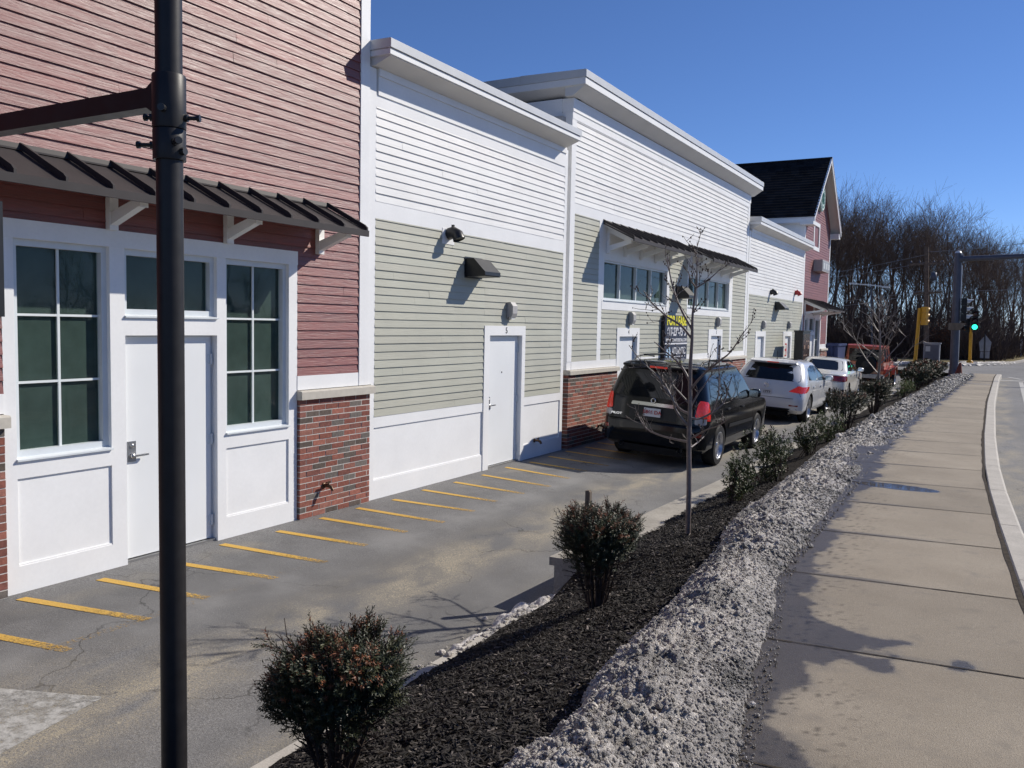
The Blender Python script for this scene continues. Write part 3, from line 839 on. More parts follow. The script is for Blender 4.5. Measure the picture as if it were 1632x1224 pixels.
def door(par, y0, y1, z1, frame=None, xf=XF, num=None, peephole=False, handle=True, grille=False):
    """steel door with frame boards; hinges on the right"""
    if frame:
        fy0, fy1, fz = frame
        f = MB()
        f.box(xf - .2, xf + .012, fy0, y0 - .012, 0, fz); f.box(xf - .2, xf + .012, y1 + .03, fy1, 0, fz)
        f.box(xf - .2, xf + .012, y0 - .012, y1 + .03, z1 + .02, fz)
        fr_ = f.build('door_frame', MT['white'], par)
        if num:
            put_text('door_number', num, MT['black_paint'], fr_, (xf + .014, (y0 + y1) / 2, z1 + .02 + (fz - z1 - .02) / 2), .135, .0, depth=.002)
    d = MB(); d.box(xf - .11, xf - .065, y0, y1, .035, z1)
    D = d.build('door', MT['door'], par)
    s = MB(); s.box(xf - .2, xf - .08, y0 - .02, y0, 0, z1 + .03); s.box(xf - .2, xf - .085, y1, y1 + .035, 0, z1 + .03); s.box(xf - .2, xf - .082, y0, y1, z1, z1 + .025)
    s.build('jamb', MT['frame_alu'], par)
    th = MB(); th.box(xf - .16, xf - .03, y0 - .015, y1 + .03, -.01, .025); th.build('threshold', MT['steel'], D)
    if handle:
        h = MB(); zc = 1.03; yc = y0 + .085
        h.box(xf - .066, xf - .052, yc - .042, yc + .042, zc - .095, zc + .095)
        h.lathe([(.0, .0), (.026, .0), (.024, .03), (0, .03)], (xf - .053, yc, zc - .04), (1, 0, 0), 14)
        h.lathe([(.0, .0), (.02, .0), (.018, .014), (0, .014)], (xf - .053, yc, zc + .055), (1, 0, 0), 14)
        h.bar((xf - .022, yc - .012, zc - .04), (xf - .016, yc + .145, zc - .036), .024, .016)
        h.build('handle', MT['steel'], D)
    hg = MB()
    for z in (.22, 1.05, 1.86):
        hg.tube([(xf - .055, y1 + .008, z - .055), (xf - .055, y1 + .008, z + .055)], .011, 8)
        hg.box(xf - .066, xf - .060, y1 - .03, y1 + .03, z - .05, z + .05)
    hg.build('hinge', MT['frame_alu'], D)
    if peephole:
        q = MB(); q.lathe([(0, 0), (.014, 0), (.012, .006), (0, .006)], (xf - .065, (y0 + y1) / 2, 1.5), (1, 0, 0), 12); q.build('peephole', MT['black_metal'], D)
    return D

def put_text(name, body, mat, par, loc, size, ang=0, depth=.003, align='CENTER', bold=0, xscale=1, face='x', shear=0):
    """text mesh standing on a vertical face. face 'x': reads from +x (text right = +y). face 'y': reads from -y (text right = +x)"""
    cu = bpy.data.curves.new(name, 'FONT'); cu.body = body; cu.size = size; cu.align_x = align; cu.align_y = 'CENTER'; cu.extrude = depth; cu.offset = bold; cu.shear = shear
    o = bpy.data.objects.new(name, cu); COL.objects.link(o)
    bpy.context.view_layer.update()
    me = bpy.data.meshes.new_from_object(o.evaluated_get(bpy.context.evaluated_depsgraph_get()))
    bpy.data.objects.remove(o); bpy.data.curves.remove(cu)
    Rm = Matrix(((0, 0, 1), (1, 0, 0), (0, 1, 0))) if face == 'x' else Matrix(((1, 0, 0), (0, 0, -1), (0, 1, 0)))
    off = Vector(LOC.get(par.as_pointer(), (0, 0, 0))) if par else Vector()
    T = Matrix.Translation(Vector(loc) - off) @ (Rm @ Matrix.Diagonal((xscale, 1, 1))).to_4x4()
    me.transform(T); me.materials.clear(); me.materials.append(mat); me.name = name
    ob = bpy.data.objects.new(name, me); COL.objects.link(ob)
    if par: ob.parent = par; LOC[ob.as_pointer()] = tuple(off)
    return ob

def awning(par, y0, y1, zw, ze, xe, brs, xf=XF, rib=.41, n0=None):
    """standing-seam canopy: sloped deck, seams, soffit/eave board, brackets under it"""
    d = MB(); t = .028
    sl = (zw - ze) / (xe - xf)
    d.prism([(xf - .02, zw - t), (xe, ze - t), (xe, ze), (xf - .02, zw)], 1, y0, y1)
    d.prism([(xe - .012, ze - .062), (xe + .012, ze - .062), (xe + .012, ze + .006), (xe - .012, ze + .006)], 1, y0 - .008, y1 + .008)
    d.prism([(xf - .02, zw + .004), (xf + .022, zw - .010), (xf + .022, zw + .004), (xf + .006, zw + .045), (xf - .02, zw + .045)], 1, y0, y1)
    A = d.build('awning', MT['seam_roof'], par, recalc=True)
    s = MB(); n = max(1, round((y1 - y0) / rib)); h = .056
    for i in range(n + 1):
        y = y0 + (y1 - y0) * i / n; y = min(max(y, y0 + .012), y1 - .012)
        s.prism([(xf, zw + .001), (xe + .004, ze + .001), (xe + .004, ze + h * .7), (xe - .03, ze + h + .03 * sl), (xf, zw + h)], 1, y - .011, y + .011)
    s.build('seam', MT['seam_roof'], A, recalc=True)
    u = MB()
    u.prism([(xf, zw - .031 - t), (xe - .014, ze - .031 - t), (xe - .014, ze - .03), (xf, zw - .03)], 1, y0 + .01, y1 - .01)
    u.build('eave_board', MT['soffit'], A, recalc=True)
    for y in brs:
        b = MB(); w = .042
        zt = zw - .07
        b.box(xf, xf + .06, y - w, y + w, ze - .26, zt - .01)
        # arm under the deck and the diagonal strut
        def zr(x): return zw - sl * (x - xf) - .064
        xa = xe - .13
        b.prism([(xf + .06, zr(xf + .06) - .10), (xa, zr(xa) - .085), (xa, zr(xa)), (xf + .06, zr(xf + .06))], 1, y - w * .98, y + w * .98)
        b.prism([(xf + .06, ze - .22), (xf + .06, ze - .11), (xa - .12, zr(xa - .12) - .086), (xa - .02, zr(xa - .02) - .086)], 1, y - w * .9, y + w * .9)
        b.build('bracket', MT['white'], A, recalc=True)
    return A

def cornice(par, y0, y1, z0, proj, h_sof, h_fas, h_cop, xf=XF, back=1.0, wrap=None):
    """sloped soffit, fascia, drip and metal coping; wrap = depth of a return along the left end"""
    s = MB(); x1 = xf + proj
    za = z0 + h_sof
    zb = za + h_fas; zc = zb + h_cop
    s.prism([(xf - .1, z0), (xf + .05, z0), (x1 - .02, za - .012), (x1 - .02, za), (xf - .1, za)], 1, y0 + .03, y1 - .03)
    so = s.build('cornice', MT['soffit'], par, recalc=True)
    f = MB(); f.box(xf - .1, x1, y0, y1, za, zb - .012)
    f.box(xf - .1, x1 - .02, y0 + .01, y1 - .01, zb - .012, zb)
    f.build('fascia', MT['white'], so)
    c = MB(); L = 3.05; y = y0 - .01
    while y < y1:
        ye = min(y + L, y1 + .01)
        c.prism([(xf - back, zb), (x1 + .018, zb), (x1 + .018, zc - .01), (x1 + .008, zc), (xf - back, zc + .03)], 1, y, ye - .004)
        y = ye
    c.build('coping', MT['coping'], so, recalc=True)
    if wrap:
        r = MB(); xb = xf - wrap; yl = y0
        r.prism([(yl + proj + .1, z0), (yl + proj - .05, z0), (yl + .02, za - .012), (yl + .02, za), (yl + proj + .1, za)], 0, xb, xf + .05)
        r.build('return_soffit', MT['soffit'], so, recalc=True)
        r = MB(); r.box(xb, xf - .1, yl, yl + .4, za, zb - .004); r.build('return_fascia', MT['white'], so)
        r = MB(); r.box(xb, xf - back - .003, yl - .0105, yl + .5, zb + .001, zc + .0225); r.build('return_coping', MT['coping'], so)
    return so

def wall_lamp(par, y, z, xf=XF, s=1.0):
    m = MB()
    m.box(xf, xf + .02, y - .07 * s, y + .07 * s, z - .13 * s, z + .13 * s)
    m.prism([(xf + .02, z - .10 * s), (xf + .085, z - .12 * s), (xf + .115, z - .05 * s), (xf + .115, z + .07 * s), (xf + .07, z + .13 * s), (xf + .02, z + .13 * s)], 1, y - .075 * s, y + .075 * s)
    L = m.build('wall_lamp', MT['lamp_grey'], par, recalc=True)
    q = MB(); q.box(xf + .03, xf + .08, y - .05 * s, y + .05 * s, z - .145 * s, z - .112 * s); q.build('lens', MT['lens_white'], L)
    return L

def hood(par, y0, y1, z0, z1, p=.34, xf=XF):
    """sheet-metal exhaust hood: sloping front, open bottom"""
    m = MB(); zk = z0 + (z1 - z0) * .25
    m.prism([(xf, z0 - .01), (xf + p * .97, z0), (xf + p, z0 + .02), (xf + p, zk), (xf + p * .42, z1), (xf, z1)], 1, y0, y1)
    m.box(xf, xf + .006, y0 - .025, y1 + .025, z0 - .025, z1 + .025)
    m.box(xf + p - .002, xf + p + .008, y0 - .004, y1 + .004, z0 + .012, z0 + .03)
    return m.build('vent_hood', MT['black_metal'], par, recalc=True)

def goose_vent(par, y, z, xf=XF, plate=True, mat='black_metal'):
    if plate:
        b = MB(); b.box(xf - .02, xf + .006, y - .15, y + .15, z - .12, z + .10); b.build('vent_plate', MT['white'], par)
    m = MB()
    m.tube([(xf + .004, y, z + .02), (xf + .09, y, z + .045), (xf + .155, y, z + .01), (xf + .185, y, z - .06)], [.085, .085, .085, .088], 16, cap=False)
    m.lathe([(.0, 0), (.085, 0)], (xf + .18, y, z - .05), (.25, 0, -1), 16)
    m.box(xf + .06, xf + .10, y - .012, y + .012, z + .10, z + .15)
    return m.build('goose_vent', MT[mat], par, recalc=True)

def tap(par, y, z, xf=XF):
    m = MB()
    m.lathe([(0, 0), (.035, 0), (.035, .012), (0, .012)], (xf, y, z), (1, 0, 0), 12)
    m.tube([(xf, y, z), (xf + .07, y, z + .005), (xf + .11, y + .005, z - .01), (xf + .135, y + .01, z - .05)], [.02, .022, .022, .017], 10)
    m.bar((xf + .075, y - .035, z + .045), (xf + .075, y + .035, z + .045), .016)
    m.tube([(xf + .075, y, z), (xf + .075, y, z + .045)], .009, 6)
    return m.build('tap', MT['brass'], par)

# ============ A: red clapboard end unit
bA = thing('shop_building', 'red clapboard end of the shop row with tall grid windows and a brick pier', 'building', (XF, 5, 0))
r_ = random.Random(11)
mb = MB(); mb.box(-19, XF - .199, -9, 8.4, -.4, 9.0); mb.build('wall_core', MT['dark_in'], bA)
mb = MB()
clap(mb, -2.0, 8.262, 3.03, 8.9, zref=1.64, rnd=r_, amt=.085)
clap(mb, 7.2, 8.262, 1.64, 3.03, zref=1.64, rnd=r_, amt=.085)
clap(mb, -2.0, 3.92, 1.64, 3.03, zref=1.64, rnd=r_, amt=.085)
mb.box(XF - .2, XF - .03, -2.0, 8.262, 3.02, 8.9, (1, 1, 1)); mb.box(XF - .2, XF - .03, 7.2, 8.262, 1.6, 3.02, (1, 1, 1)); mb.box(XF - .2, XF - .03, -2, 3.92, 1.6, 3.02, (1, 1, 1))
mb.build('clapboard_wall', MT['red_side'], bA)
mb = MB(); boards(mb, [(8.262, 8.43, 1.48, 8.9, .012)]); mb.build('corner_board', MT['white'], bA)
mb = MB()
boards(mb, [(3.92, 4.02, 0, 2.88), (4.87, 5.02, 0, 2.88), (6.065, 6.18, 0, 2.88), (7.07, 7.2, 0, 2.88), (3.92, 7.2, 2.88, 3.03, .008),
            (4.02, 4.87, .94, 1.10), (6.18, 7.07, .94, 1.10), (4.02, 4.87, 0, .22), (6.18, 7.07, 0, .22), (5.02, 6.065, 2.10, 2.28),
            (7.2, 8.262, 1.48, 1.64, .006), (-2, 3.92, 1.48, 1.64, .006)])
tr = mb.build('trim_boards', MT['white'], bA)
mb = MB(); panel_recess(mb, 4.02, 4.87, .22, .94); panel_recess(mb, 6.18, 7.07, .22, .94)
mb.box(XF - .017, XF - .006, 4.02, 4.87, .22, .235); mb.box(XF - .017, XF - .006, 6.18, 7.07, .22, .235); mb.build('recessed_panel', MT['white'], bA)
window(bA, 4.02, 4.87, 1.10, 2.88, 2, 3); window(bA, 6.18, 7.07, 1.10, 2.88, 2, 3); window(bA, 5.02, 6.065, 2.28, 2.88, 1, 1)
door(bA, 5.03, 6.03, 2.09)
bricks(bA, 7.205, 8.44, 0, 1.37, rnd=random.Random(4)); bricks(bA, -2.0, 3.90, 0, 1.37)
sill(bA, 7.19, 8.50, 1.372, 1.478); sill(bA, -2.0, 3.93, 1.372, 1.478)
tap(bA, 7.60, .34, XF + .04)
awning(bA, 2.9, 7.70, 3.58, 3.285, -6.26, [3.57, 4.88, 6.19, 7.53])

# ============ B: low white and sage unit, door 5
bB = thing('shop_building', 'low white and sage green unit with door number 5 beside the brick pier', 'building', (XF, 11, 0))
r_ = random.Random(12)
mb = MB(); mb.box(-19, XF - .199, 8.41, 14.04, -.4, 5.40); mb.build('wall_core', MT['dark_in'], bB)
mb = MB(); clap(mb, 8.57, 11.22, 1.06, 3.56, zref=1.06, rnd=r_, amt=.02); clap(mb, 12.52, 13.885, 1.06, 3.56, zref=1.06, rnd=r_, amt=.02); clap(mb, 11.22, 12.52, 2.24, 3.56, zref=1.06, rnd=r_, amt=.02)
mb.box(XF - .2, XF - .03, 8.5, 13.9, 2.24, 3.56, (1, 1, 1)); mb.box(XF - .2, XF - .03, 8.5, 11.2, 1.0, 2.24, (1, 1, 1)); mb.box(XF - .2, XF - .03, 12.52, 13.9, 1.0, 2.24, (1, 1, 1))
mb.build('sage_clapboard', MT['tan_side'], bB)
mb = MB(); clap(mb, 8.57, 13.885, 3.77, 4.93, zref=3.77, rnd=r_, amt=.012); mb.box(XF - .2, XF - .03, 8.5, 13.9, 3.77, 5.4, (1, 1, 1)); mb.build('white_clapboard', MT['white_side'], bB)
mb = MB(); boards(mb, [(8.45, 8.57, 0, 1.372), (8.43, 8.57, 1.48, 5.38), (8.51, 8.57, 1.372, 1.48), (13.885, 13.99, 0, 5.38)]); mb.build('corner_board', MT['white'], bB)
mb = MB(); boards(mb, [(8.57, 13.885, 3.56, 3.77), (8.57, 13.885, 4.93, 5.07, -.002), (8.60, 13.87, 5.07, 5.30, .012), (8.59, 13.88, 5.30, 5.40, .03),
                      (8.57, 11.22, .92, 1.06), (12.52, 13.885, .92, 1.06), (8.57, 11.22, 0, .24), (12.52, 13.885, 0, .24)]); mb.build('trim_boards', MT['white'], bB)
mb = MB(); panel_recess(mb, 8.57, 11.22, .24, .92); panel_recess(mb, 12.52, 13.885, .24, .92)
mb.box(XF - .017, XF - .004, 8.57, 11.22, .24, .256); mb.box(XF - .017, XF - .004, 12.52, 13.885, .24, .256); mb.build('recessed_panel', MT['white'], bB)
door(bB, 11.39, 12.38, 2.07, (11.22, 12.52, 2.24), num='5', peephole=True)
cornice(bB, 8.44, 13.84, 5.39, .31, .10, .075, .11)
wall_lamp(bB, 11.97, 2.49); hood(bB, 10.66, 11.1, 2.96, 3.22); goose_vent(bB, 10.20, 3.50); tap(bB, 12.93, .29)

# ============ C: tall white unit with two canopies, doors 4 and 3
bC = thing('shop_building', 'tall white unit with two dark metal canopies over window bands', 'building', (XF, 20, 0))
r_ = random.Random(13)
mb = MB(); mb.box(-19, XF - .199, 14.12, 26.9, -.4, 6.35); mb.build('wall_core', MT['dark_in'], bC)
mb = MB(); Yt = (.0,)
for (a, b, c, d) in ((14.31, 15.45, 1.6, 4.31), (19.6, 20.93, 2.6, 4.31), (25.1, 26.52, 1.6, 4.31), (15.64, 16.45, 1.6, 2.6), (17.72, 22.84, 1.6, 2.6), (24.18, 24.92, 1.6, 2.6), (16.45, 17.72, 2.24, 2.6), (22.84, 24.18, 2.24, 2.6)):
    clap(mb, a, b, c, d, zref=1.6, rnd=r_, amt=.02); mb.box(XF - .2, XF - .03, a, b, c, d, (1, 1, 1))
mb.build('sage_clapboard', MT['tan_side'], bC)
mb = MB(); clap(mb, 14.31, 26.52, 4.5, 5.97, zref=4.5, rnd=r_, amt=.012); mb.box(XF - .2, XF - .03, 14.3, 26.52, 4.5, 6.35, (1, 1, 1))
mb.build('white_clapboard', MT['white_side'], bC)
# left return above the lower roof
mb = MB(); mb.box(-13, XF - .2, 14.10, 14.119, 5.2, 6.33); mb.box(-13, XF - .2, 14.085, 14.10, 5.75, 5.98); mb.build('return_wall', MT['white'], bC)
mb = MB(); boards(mb, [(14.12, 14.31, 1.6, 6.09, .006), (26.52, 26.74, 1.6, 6.0, .006), (14.12, 14.31, 1.45, 1.6), (26.52, 26.74, 1.45, 1.6)]); mb.build('corner_board', MT['white'], bC)
mb = MB()
L = [(15.45, 15.64, 1.6, 4.31), (14.31, 26.52, 4.31, 4.5), (14.13, 26.72, 5.97, 6.10, .010), (14.12, 26.74, 6.10, 6.33, .022), (14.31, 16.45, 1.45, 1.6, .004), (17.72, 22.84, 1.45, 1.6, .004), (24.18, 26.52, 1.45, 1.6, .004), (24.92, 25.1, 1.6, 4.31)]
for a, b in ((15.64, 19.6), (20.93, 24.92)):
    L += [(a, b, 3.58, 4.31, -.004), (a, b, 2.6, 2.79, .004), (a, a + .08, 2.79, 3.58), (b - .17, b, 2.79, 3.58)]
boards(mb, L); mb.build('trim_boards', MT['white'], bC)
for a, b in ((15.72, 19.43), (21.01, 24.75)): window(bC, a, b, 2.79, 3.58, 4, 1, fw=.035, mullion=True)
awning(bC, 15.62, 20.0, 4.30, 3.97, -6.20, [15.85, 16.76, 17.67, 18.58, 19.5], rib=.44)
awning(bC, 20.91, 25.3, 4.30, 3.97, -6.20, [21.1, 22.02, 22.95, 23.88, 24.8], rib=.44)
door(bC, 16.6, 17.56, 2.04, (16.45, 17.72, 2.24), num='4'); door(bC, 23.1, 24.03, 2.04, (22.84, 24.18, 2.24), num='3')
bricks(bC, 14.13, 16.45, 0, 1.36); bricks(bC, 17.72, 22.84, 0, 1.36); bricks(bC, 24.18, 26.74, 0, 1.36)
for a, b in ((14.12, 16.48), (17.70, 22.86), (24.16, 26.76)): sill(bC, a, b, 1.362, 1.45)
mb = MB(); mb.box(XF - .3, XF - .13, 13.99, 14.12, 0, 6.0); mb.build('expansion_strip', MT['lamp_grey'], bC)
cornice(bC, 13.98, 27.0, 6.34, .31, .17, .12, .13, wrap=7)
wall_lamp(bC, 17.15, 2.45); wall_lamp(bC, 23.62, 2.45); hood(bC, 20.05, 20.55, 2.98, 3.26); tap(bC, 15.55, .30, XF + .04)

# ============ D: second low white and sage unit
bD = thing('shop_building', 'low white and sage unit next to the gabled end, two plain doors', 'building', (XF, 31, 0))
r_ = random.Random(14)
mb = MB(); mb.box(-19, XF - .199, 26.91, 35.56, -.4, 5.38); mb.build('wall_core', MT['dark_in'], bD)
mb = MB()
for (a, b, c, d) in ((27.0, 28.0, 0, 3.36), (29.37, 32.07, 0, 3.36), (33.59, 35.35, 0, 3.36), (28.0, 29.37, 2.2, 3.36), (32.07, 33.59, 2.2, 3.36)):
    clap(mb, a, b, c, d, zref=0, rnd=r_, amt=.03); mb.box(XF - .2, XF - .03, a, b, c, d, (1, 1, 1))
mb.build('sage_clapboard', MT['tan_side'], bD)
mb = MB(); clap(mb, 27.0, 35.35, 3.56, 5.12, zref=3.56, rnd=r_, amt=.012); mb.box(XF - .2, XF - .03, 27, 35.35, 3.56, 5.38, (1, 1, 1)); mb.build('white_clapboard', MT['white_side'], bD)
mb = MB(); boards(mb, [(26.82, 27.0, 0, 5.3), (35.35, 35.54, 0, 5.3)]); mb.build('corner_board', MT['white'], bD)
mb = MB(); boards(mb, [(27.0, 35.35, 3.36, 3.56), (27.02, 35.33, 5.12, 5.28, .01), (27.01, 35.34, 5.28, 5.38, .03)]); mb.build('trim_boards', MT['white'], bD)
door(bD, 28.25, 29.12, 2.01, (28.0, 29.37, 2.2)); dd = door(bD, 32.42, 33.32, 2.01, (32.07, 33.59, 2.2))
mb = MB(); mb.box(XF - .065, XF - .060, 32.58, 33.08, 1.28, 1.76); q = mb.build('notice', MT['red_enamel'], dd)
mb = MB(); mb.box(XF - .060, XF - .058, 32.66, 33.0, 1.56, 1.70); mb.box(XF - .060, XF - .058, 32.70, 32.96, 1.33, 1.47); mb.build('notice_panel', MT['lens_white'], dd)
cornice(bD, 26.9, 35.6, 5.37, .31, .12, .09, .14)
wall_lamp(bD, 28.9, 2.42); wall_lamp(bD, 32.85, 2.44); hood(bD, 30.6, 31.25, 2.96, 3.22); goose_vent(bD, 29.85, 3.50, plate=False)
al = goose_vent(bD, 33.85, 3.64, plate=False, mat='red_enamel'); al.name = 'alarm_bell'; al.data.name = 'alarm_bell'

# ============ E: red gabled end
XE = -6.93
bE = thing('shop_building', 'red gabled end of the shop row with steep dark shingle roof', 'building', (XE, 38.6, 0))
r_ = random.Random(15)
mb = MB(); mb.box(-22, XE - .199, 35.7, 41.55, -.4, 6.75)
mb.prism([(35.72, 6.75), (41.53, 6.75), (38.6, 9.25)], 0, -21.9, XE - .2)
mb.build('wall_core', MT['white'], bE)
mb = MB()
clap(mb, 35.84, 36.3, 1.65, 2.95, xf=XE - .012, zref=1.65, rnd=r_, amt=.05); clap(mb, 40.0, 41.42, 1.65, 2.95, xf=XE - .012, zref=1.65, rnd=r_, amt=.05)
clap(mb, 35.84, 41.42, 2.95, 5.62, xf=XE - .012, zref=1.65, rnd=r_, amt=.05)
clap(mb, 35.84, 37.5, 5.62, 6.8, xf=XE - .012, zref=1.65, rnd=r_, amt=.05); clap(mb, 38.85, 41.42, 5.62, 6.8, xf=XE - .012, zref=1.65, rnd=r_, amt=.05)
z = 6.8
while z < 9.3:
    h = (z - 6.8 + .05) * 1.13
    if 2.85 - h > .1: clap(mb, 38.6 - 2.9 + h, 38.6 + 2.9 - h, z, z + EXPO, xf=XE - .012, zref=6.8, rnd=r_, amt=.05)
    z += EXPO
mb.box(XE - .2, XE - .03, 35.8, 41.45, 2.95, 6.8, (1, 1, 1)); mb.box(XE - .2, XE - .03, 40, 41.45, 1.65, 2.95, (1, 1, 1)); mb.box(XE - .2, XE - .03, 35.8, 36.3, 1.65, 2.95, (1, 1, 1))
mb.build('clapboard_wall', MT['red_side'], bE)
mb = MB(); boards(mb, [(35.68, 35.84, 1.5, 6.6, .006), (41.42, 41.58, 1.5, 6.6, .006)], XE); mb.build('corner_board', MT['white'], bE)
mb = MB(); boards(mb, [(36.3, 36.45, 0, 2.95, .005), (37.2, 37.38, 0, 2.95, .005), (38.55, 38.72, 0, 2.95, .005), (39.85, 40.0, 0, 2.95, .005), (36.45, 37.2, 2.75, 2.95), (37.38, 38.55, 2.80, 2.95), (38.72, 39.85, 2.75, 2.95), (37.38, 38.55, 2.05, 2.2), (40.0, 41.58, 1.45, 1.65, .006), (35.68, 36.3, 1.45, 1.65, .006)], XE); mb.build('trim_boards', MT['white'], bE)
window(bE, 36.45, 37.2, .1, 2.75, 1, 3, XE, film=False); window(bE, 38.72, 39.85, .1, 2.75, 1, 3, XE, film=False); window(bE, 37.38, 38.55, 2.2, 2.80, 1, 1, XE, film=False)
door(bE, 37.42, 38.5, 2.03, xf=XE)
mb = MB(); boards(mb, [(37.5, 37.66, 5.62, 6.8, .012), (38.69, 38.85, 5.62, 6.8, .012), (37.66, 38.69, 6.64, 6.8, .012), (37.66, 38.69, 5.62, 5.78, .012)], XE); mb.build('window_surround', MT['white'], bE)
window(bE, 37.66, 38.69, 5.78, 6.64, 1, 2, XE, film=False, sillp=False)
bricks(bE, 40.02, 41.6, 0, 1.36, XE + .04); bricks(bE, 35.68, 36.28, 0, 1.36, XE + .04); sill(bE, 39.98, 41.66, 1.362, 1.45, XE); sill(bE, 35.66, 36.3, 1.362, 1.45, XE)
awning(bE, 36.0, 40.3, 3.52, 3.12, -6.0, [36.15, 38.15, 40.1], XE)
# roof: two shingle slopes, rake boards, soffits and eave returns
yA, yB, yR, zE, zR, xo = 35.35, 41.85, 38.6, 6.72, 9.55, -6.52
mb = MB(); r5 = random.Random(8)
def slope(ya, yb):
    n = 22
    for i in range(n):
        t0, t1 = i / n, (i + 1) / n
        y0, y1 = ya + (yb - ya) * t0, ya + (yb - ya) * t1
        z0, z1 = zE + (zR - zE) * t0, zE + (zR - zE) * t1
        x = -22.0 - r5.uniform(0, .3)
        while x < xo - .01:
            xe = min(xo, x + .32)
            g = r5.uniform(.6, 1.5)
            nn = .012
            mb.add([(x, y0, z0 + nn), (xe, y0, z0 + nn), (xe, y1, z1), (x, y1, z1), (x, y0, z0 - .012), (xe, y0, z0 - .012)], [(0, 1, 2, 3), (4, 5, 1, 0)], (g, g, g))
            x = xe
slope(yA, yR); slope(yB, yR)
mb.add([(-22, yR - .1, zR - .06), (xo, yR - .1, zR - .06), (xo, yR, zR + .03), (-22, yR, zR + .03), (xo, yR + .1, zR - .06), (-22, yR + .1, zR - .06)], [(0, 1, 2, 3), (3, 2, 4, 5)], (.9, .9, .9))
ro = mb.build('roof', MT['shingle'], bE)
mb = MB(); t = .17
for ya in (yA, yB):
    s_ = 1 if ya < yR else -1
    mb.prism([(ya, zE - .005), (yR, zR - .005), (yR, zR - .06), (ya, zE - .06)], 0, -22, xo - .045)
mb.build('roof_deck', MT['soffit'], ro, recalc=True)
mb = MB()
for ya in (yA, yB):
    mb.prism([(ya, zE - .01), (yR, zR - .01), (yR, zR - .20), (ya, zE - .19)], 0, xo - .04, xo)
    mb.prism([(ya, zE + .006), (yR, zR + .012), (yR, zR - .008), (ya, zE - .008)], 0, xo - .0395, xo + .02)
mb.build('rake_board', MT['white'], ro, recalc=True)
mb = MB()
for ya, yb in ((yA, 35.75), (41.5, yB)):
    mb.box(-22, xo - .05, min(ya, yb), max(ya, yb), zE - .22, zE - .065)
    mb.box(xo - .55, xo - .045, min(ya, yb) , max(ya, yb) + (0 if ya > yR else .45), zE - .30, zE - .225)
mb.build('eave_return', MT['white'], ro)
# round sign in the gable: pale green disc with a ring of ripple marks
MT['disc'] = M('pale_green_enamel', (.34, .52, .48), .5, .4, nz=(5, .12))
MT['disc2'] = M('pale_enamel_relief', (.60, .70, .66), .5, .4, nz=(8, .1))
MT['disc3'] = M('deep_green_enamel', (.10, .27, .23), .5, .4, nz=(8, .1))
cz, cy = 7.86, 38.6
tS = thing('round_sign', 'round pale green sign mounted high in the red gable', 'sign', (XE + .01, cy, cz - .55))
mb = MB(); mb.lathe([(0, 0), (.55, 0), (.55, .10), (.52, .115), (0, .115)], (XE, cy, cz), (1, 0, 0), 40); mb.build('disc', MT['disc'], tS, sharp=40)
mb = MB(); mb.lathe([(.50, .115), (.50, .128), (.46, .128), (.46, .115)], (XE, cy, cz), (1, 0, 0), 40); mb.lathe([(.33, .115), (.33, .126), (.30, .126), (.30, .115)], (XE, cy, cz), (1, 0, 0), 40); mb.build('ring', MT['disc2'], tS)
mb = MB()
for k in range(5):
    yy = cy - .2 + .1 * k
    mb.tube([(XE + .121, yy + .02 * math.sin(j * 1.5), cz - .22 + .44 * j / 8) for j in range(9)], .014, 5)
for k in range(16):
    a = 2 * PI * k / 16
    mb.obox((XE + .12, cy + .395 * math.cos(a), cz + .395 * math.sin(a)), (.006, 0, 0), (0, .03 * math.sin(a), -.03 * math.cos(a)), (0, .022 * math.cos(a), .022 * math.sin(a)))
mb.build('relief_mark', MT['disc3'], tS)
# grey box sign
tS = thing('box_sign', 'grey box sign projecting from the red gabled wall below its window', 'sign', (XE, 38.6, 4.75))
mb = MB(); mb.box(XE, XE + .36, 37.75, 39.5, 4.74, 5.22); mb.build('cabinet', MT['lamp_grey'], tS)
MT['panel_g'] = M('sign_face', (.36, .37, .38), .4, .5, nz=(6, .05))
mb = MB(); mb.box(XE + .36, XE + .368, 37.82, 39.43, 4.80, 5.16); mb.build('face', MT['panel_g'], tS)
mb = MB()
for y in (37.95, 38.5, 39.05): mb.box(XE + .368, XE + .373, y, y + .34, 4.86, 5.10)
mb.build('letter_panel', MT['lens_white'], tS)

# ============ lease sign on the wall between doors 4 and 3
MT['navy'] = M('sign_navy', (.016, .02, .045), .45, .4, nz=(4, .1))
MT['sign_yellow'] = M('sign_yellow', (.78, .72, .04), .5, .3, nz=(9, .05))
MT['sign_white'] = M('sign_white', (.72, .72, .74), .5, .3, nz=(9, .05))
MT['sign_blue'] = M('sign_blue', (.42, .60, .78), .5, .3, nz=(6, .15))
tS = thing('lease_sign', 'navy for lease board with yellow and white lettering on the wall behind the black SUV', 'sign', (XF + .06, 20, 1.1))
xs_ = XF + .105; ya, yb = 19.10, 20.72
mb = MB(); mb.box(XF + .07, xs_, ya, yb, 1.05, 2.56); mb.build('board', MT['navy'], tS)
mb = MB()
for y in (ya + .03, yb - .03): mb.box(XF + .018, XF + .07, y - .04, y + .04, .02, 2.55)
mb.build('post', MT['bronze'], tS)
mb = MB(); mb.box(xs_, xs_ + .004, ya, yb, 1.865, 1.90); mb.build('divider', MT['sign_white'], tS)
ym = (ya + yb) / 2
put_text('headline', 'FOR LEASE', MT['sign_yellow'], tS, (xs_ + .003, ym, 2.42), .30, bold=.012, xscale=.99)
put_text('phone_number', '617-239-7595', MT['sign_white'], tS, (xs_ + .003, ym, 2.16), .28, bold=.008, xscale=.87)
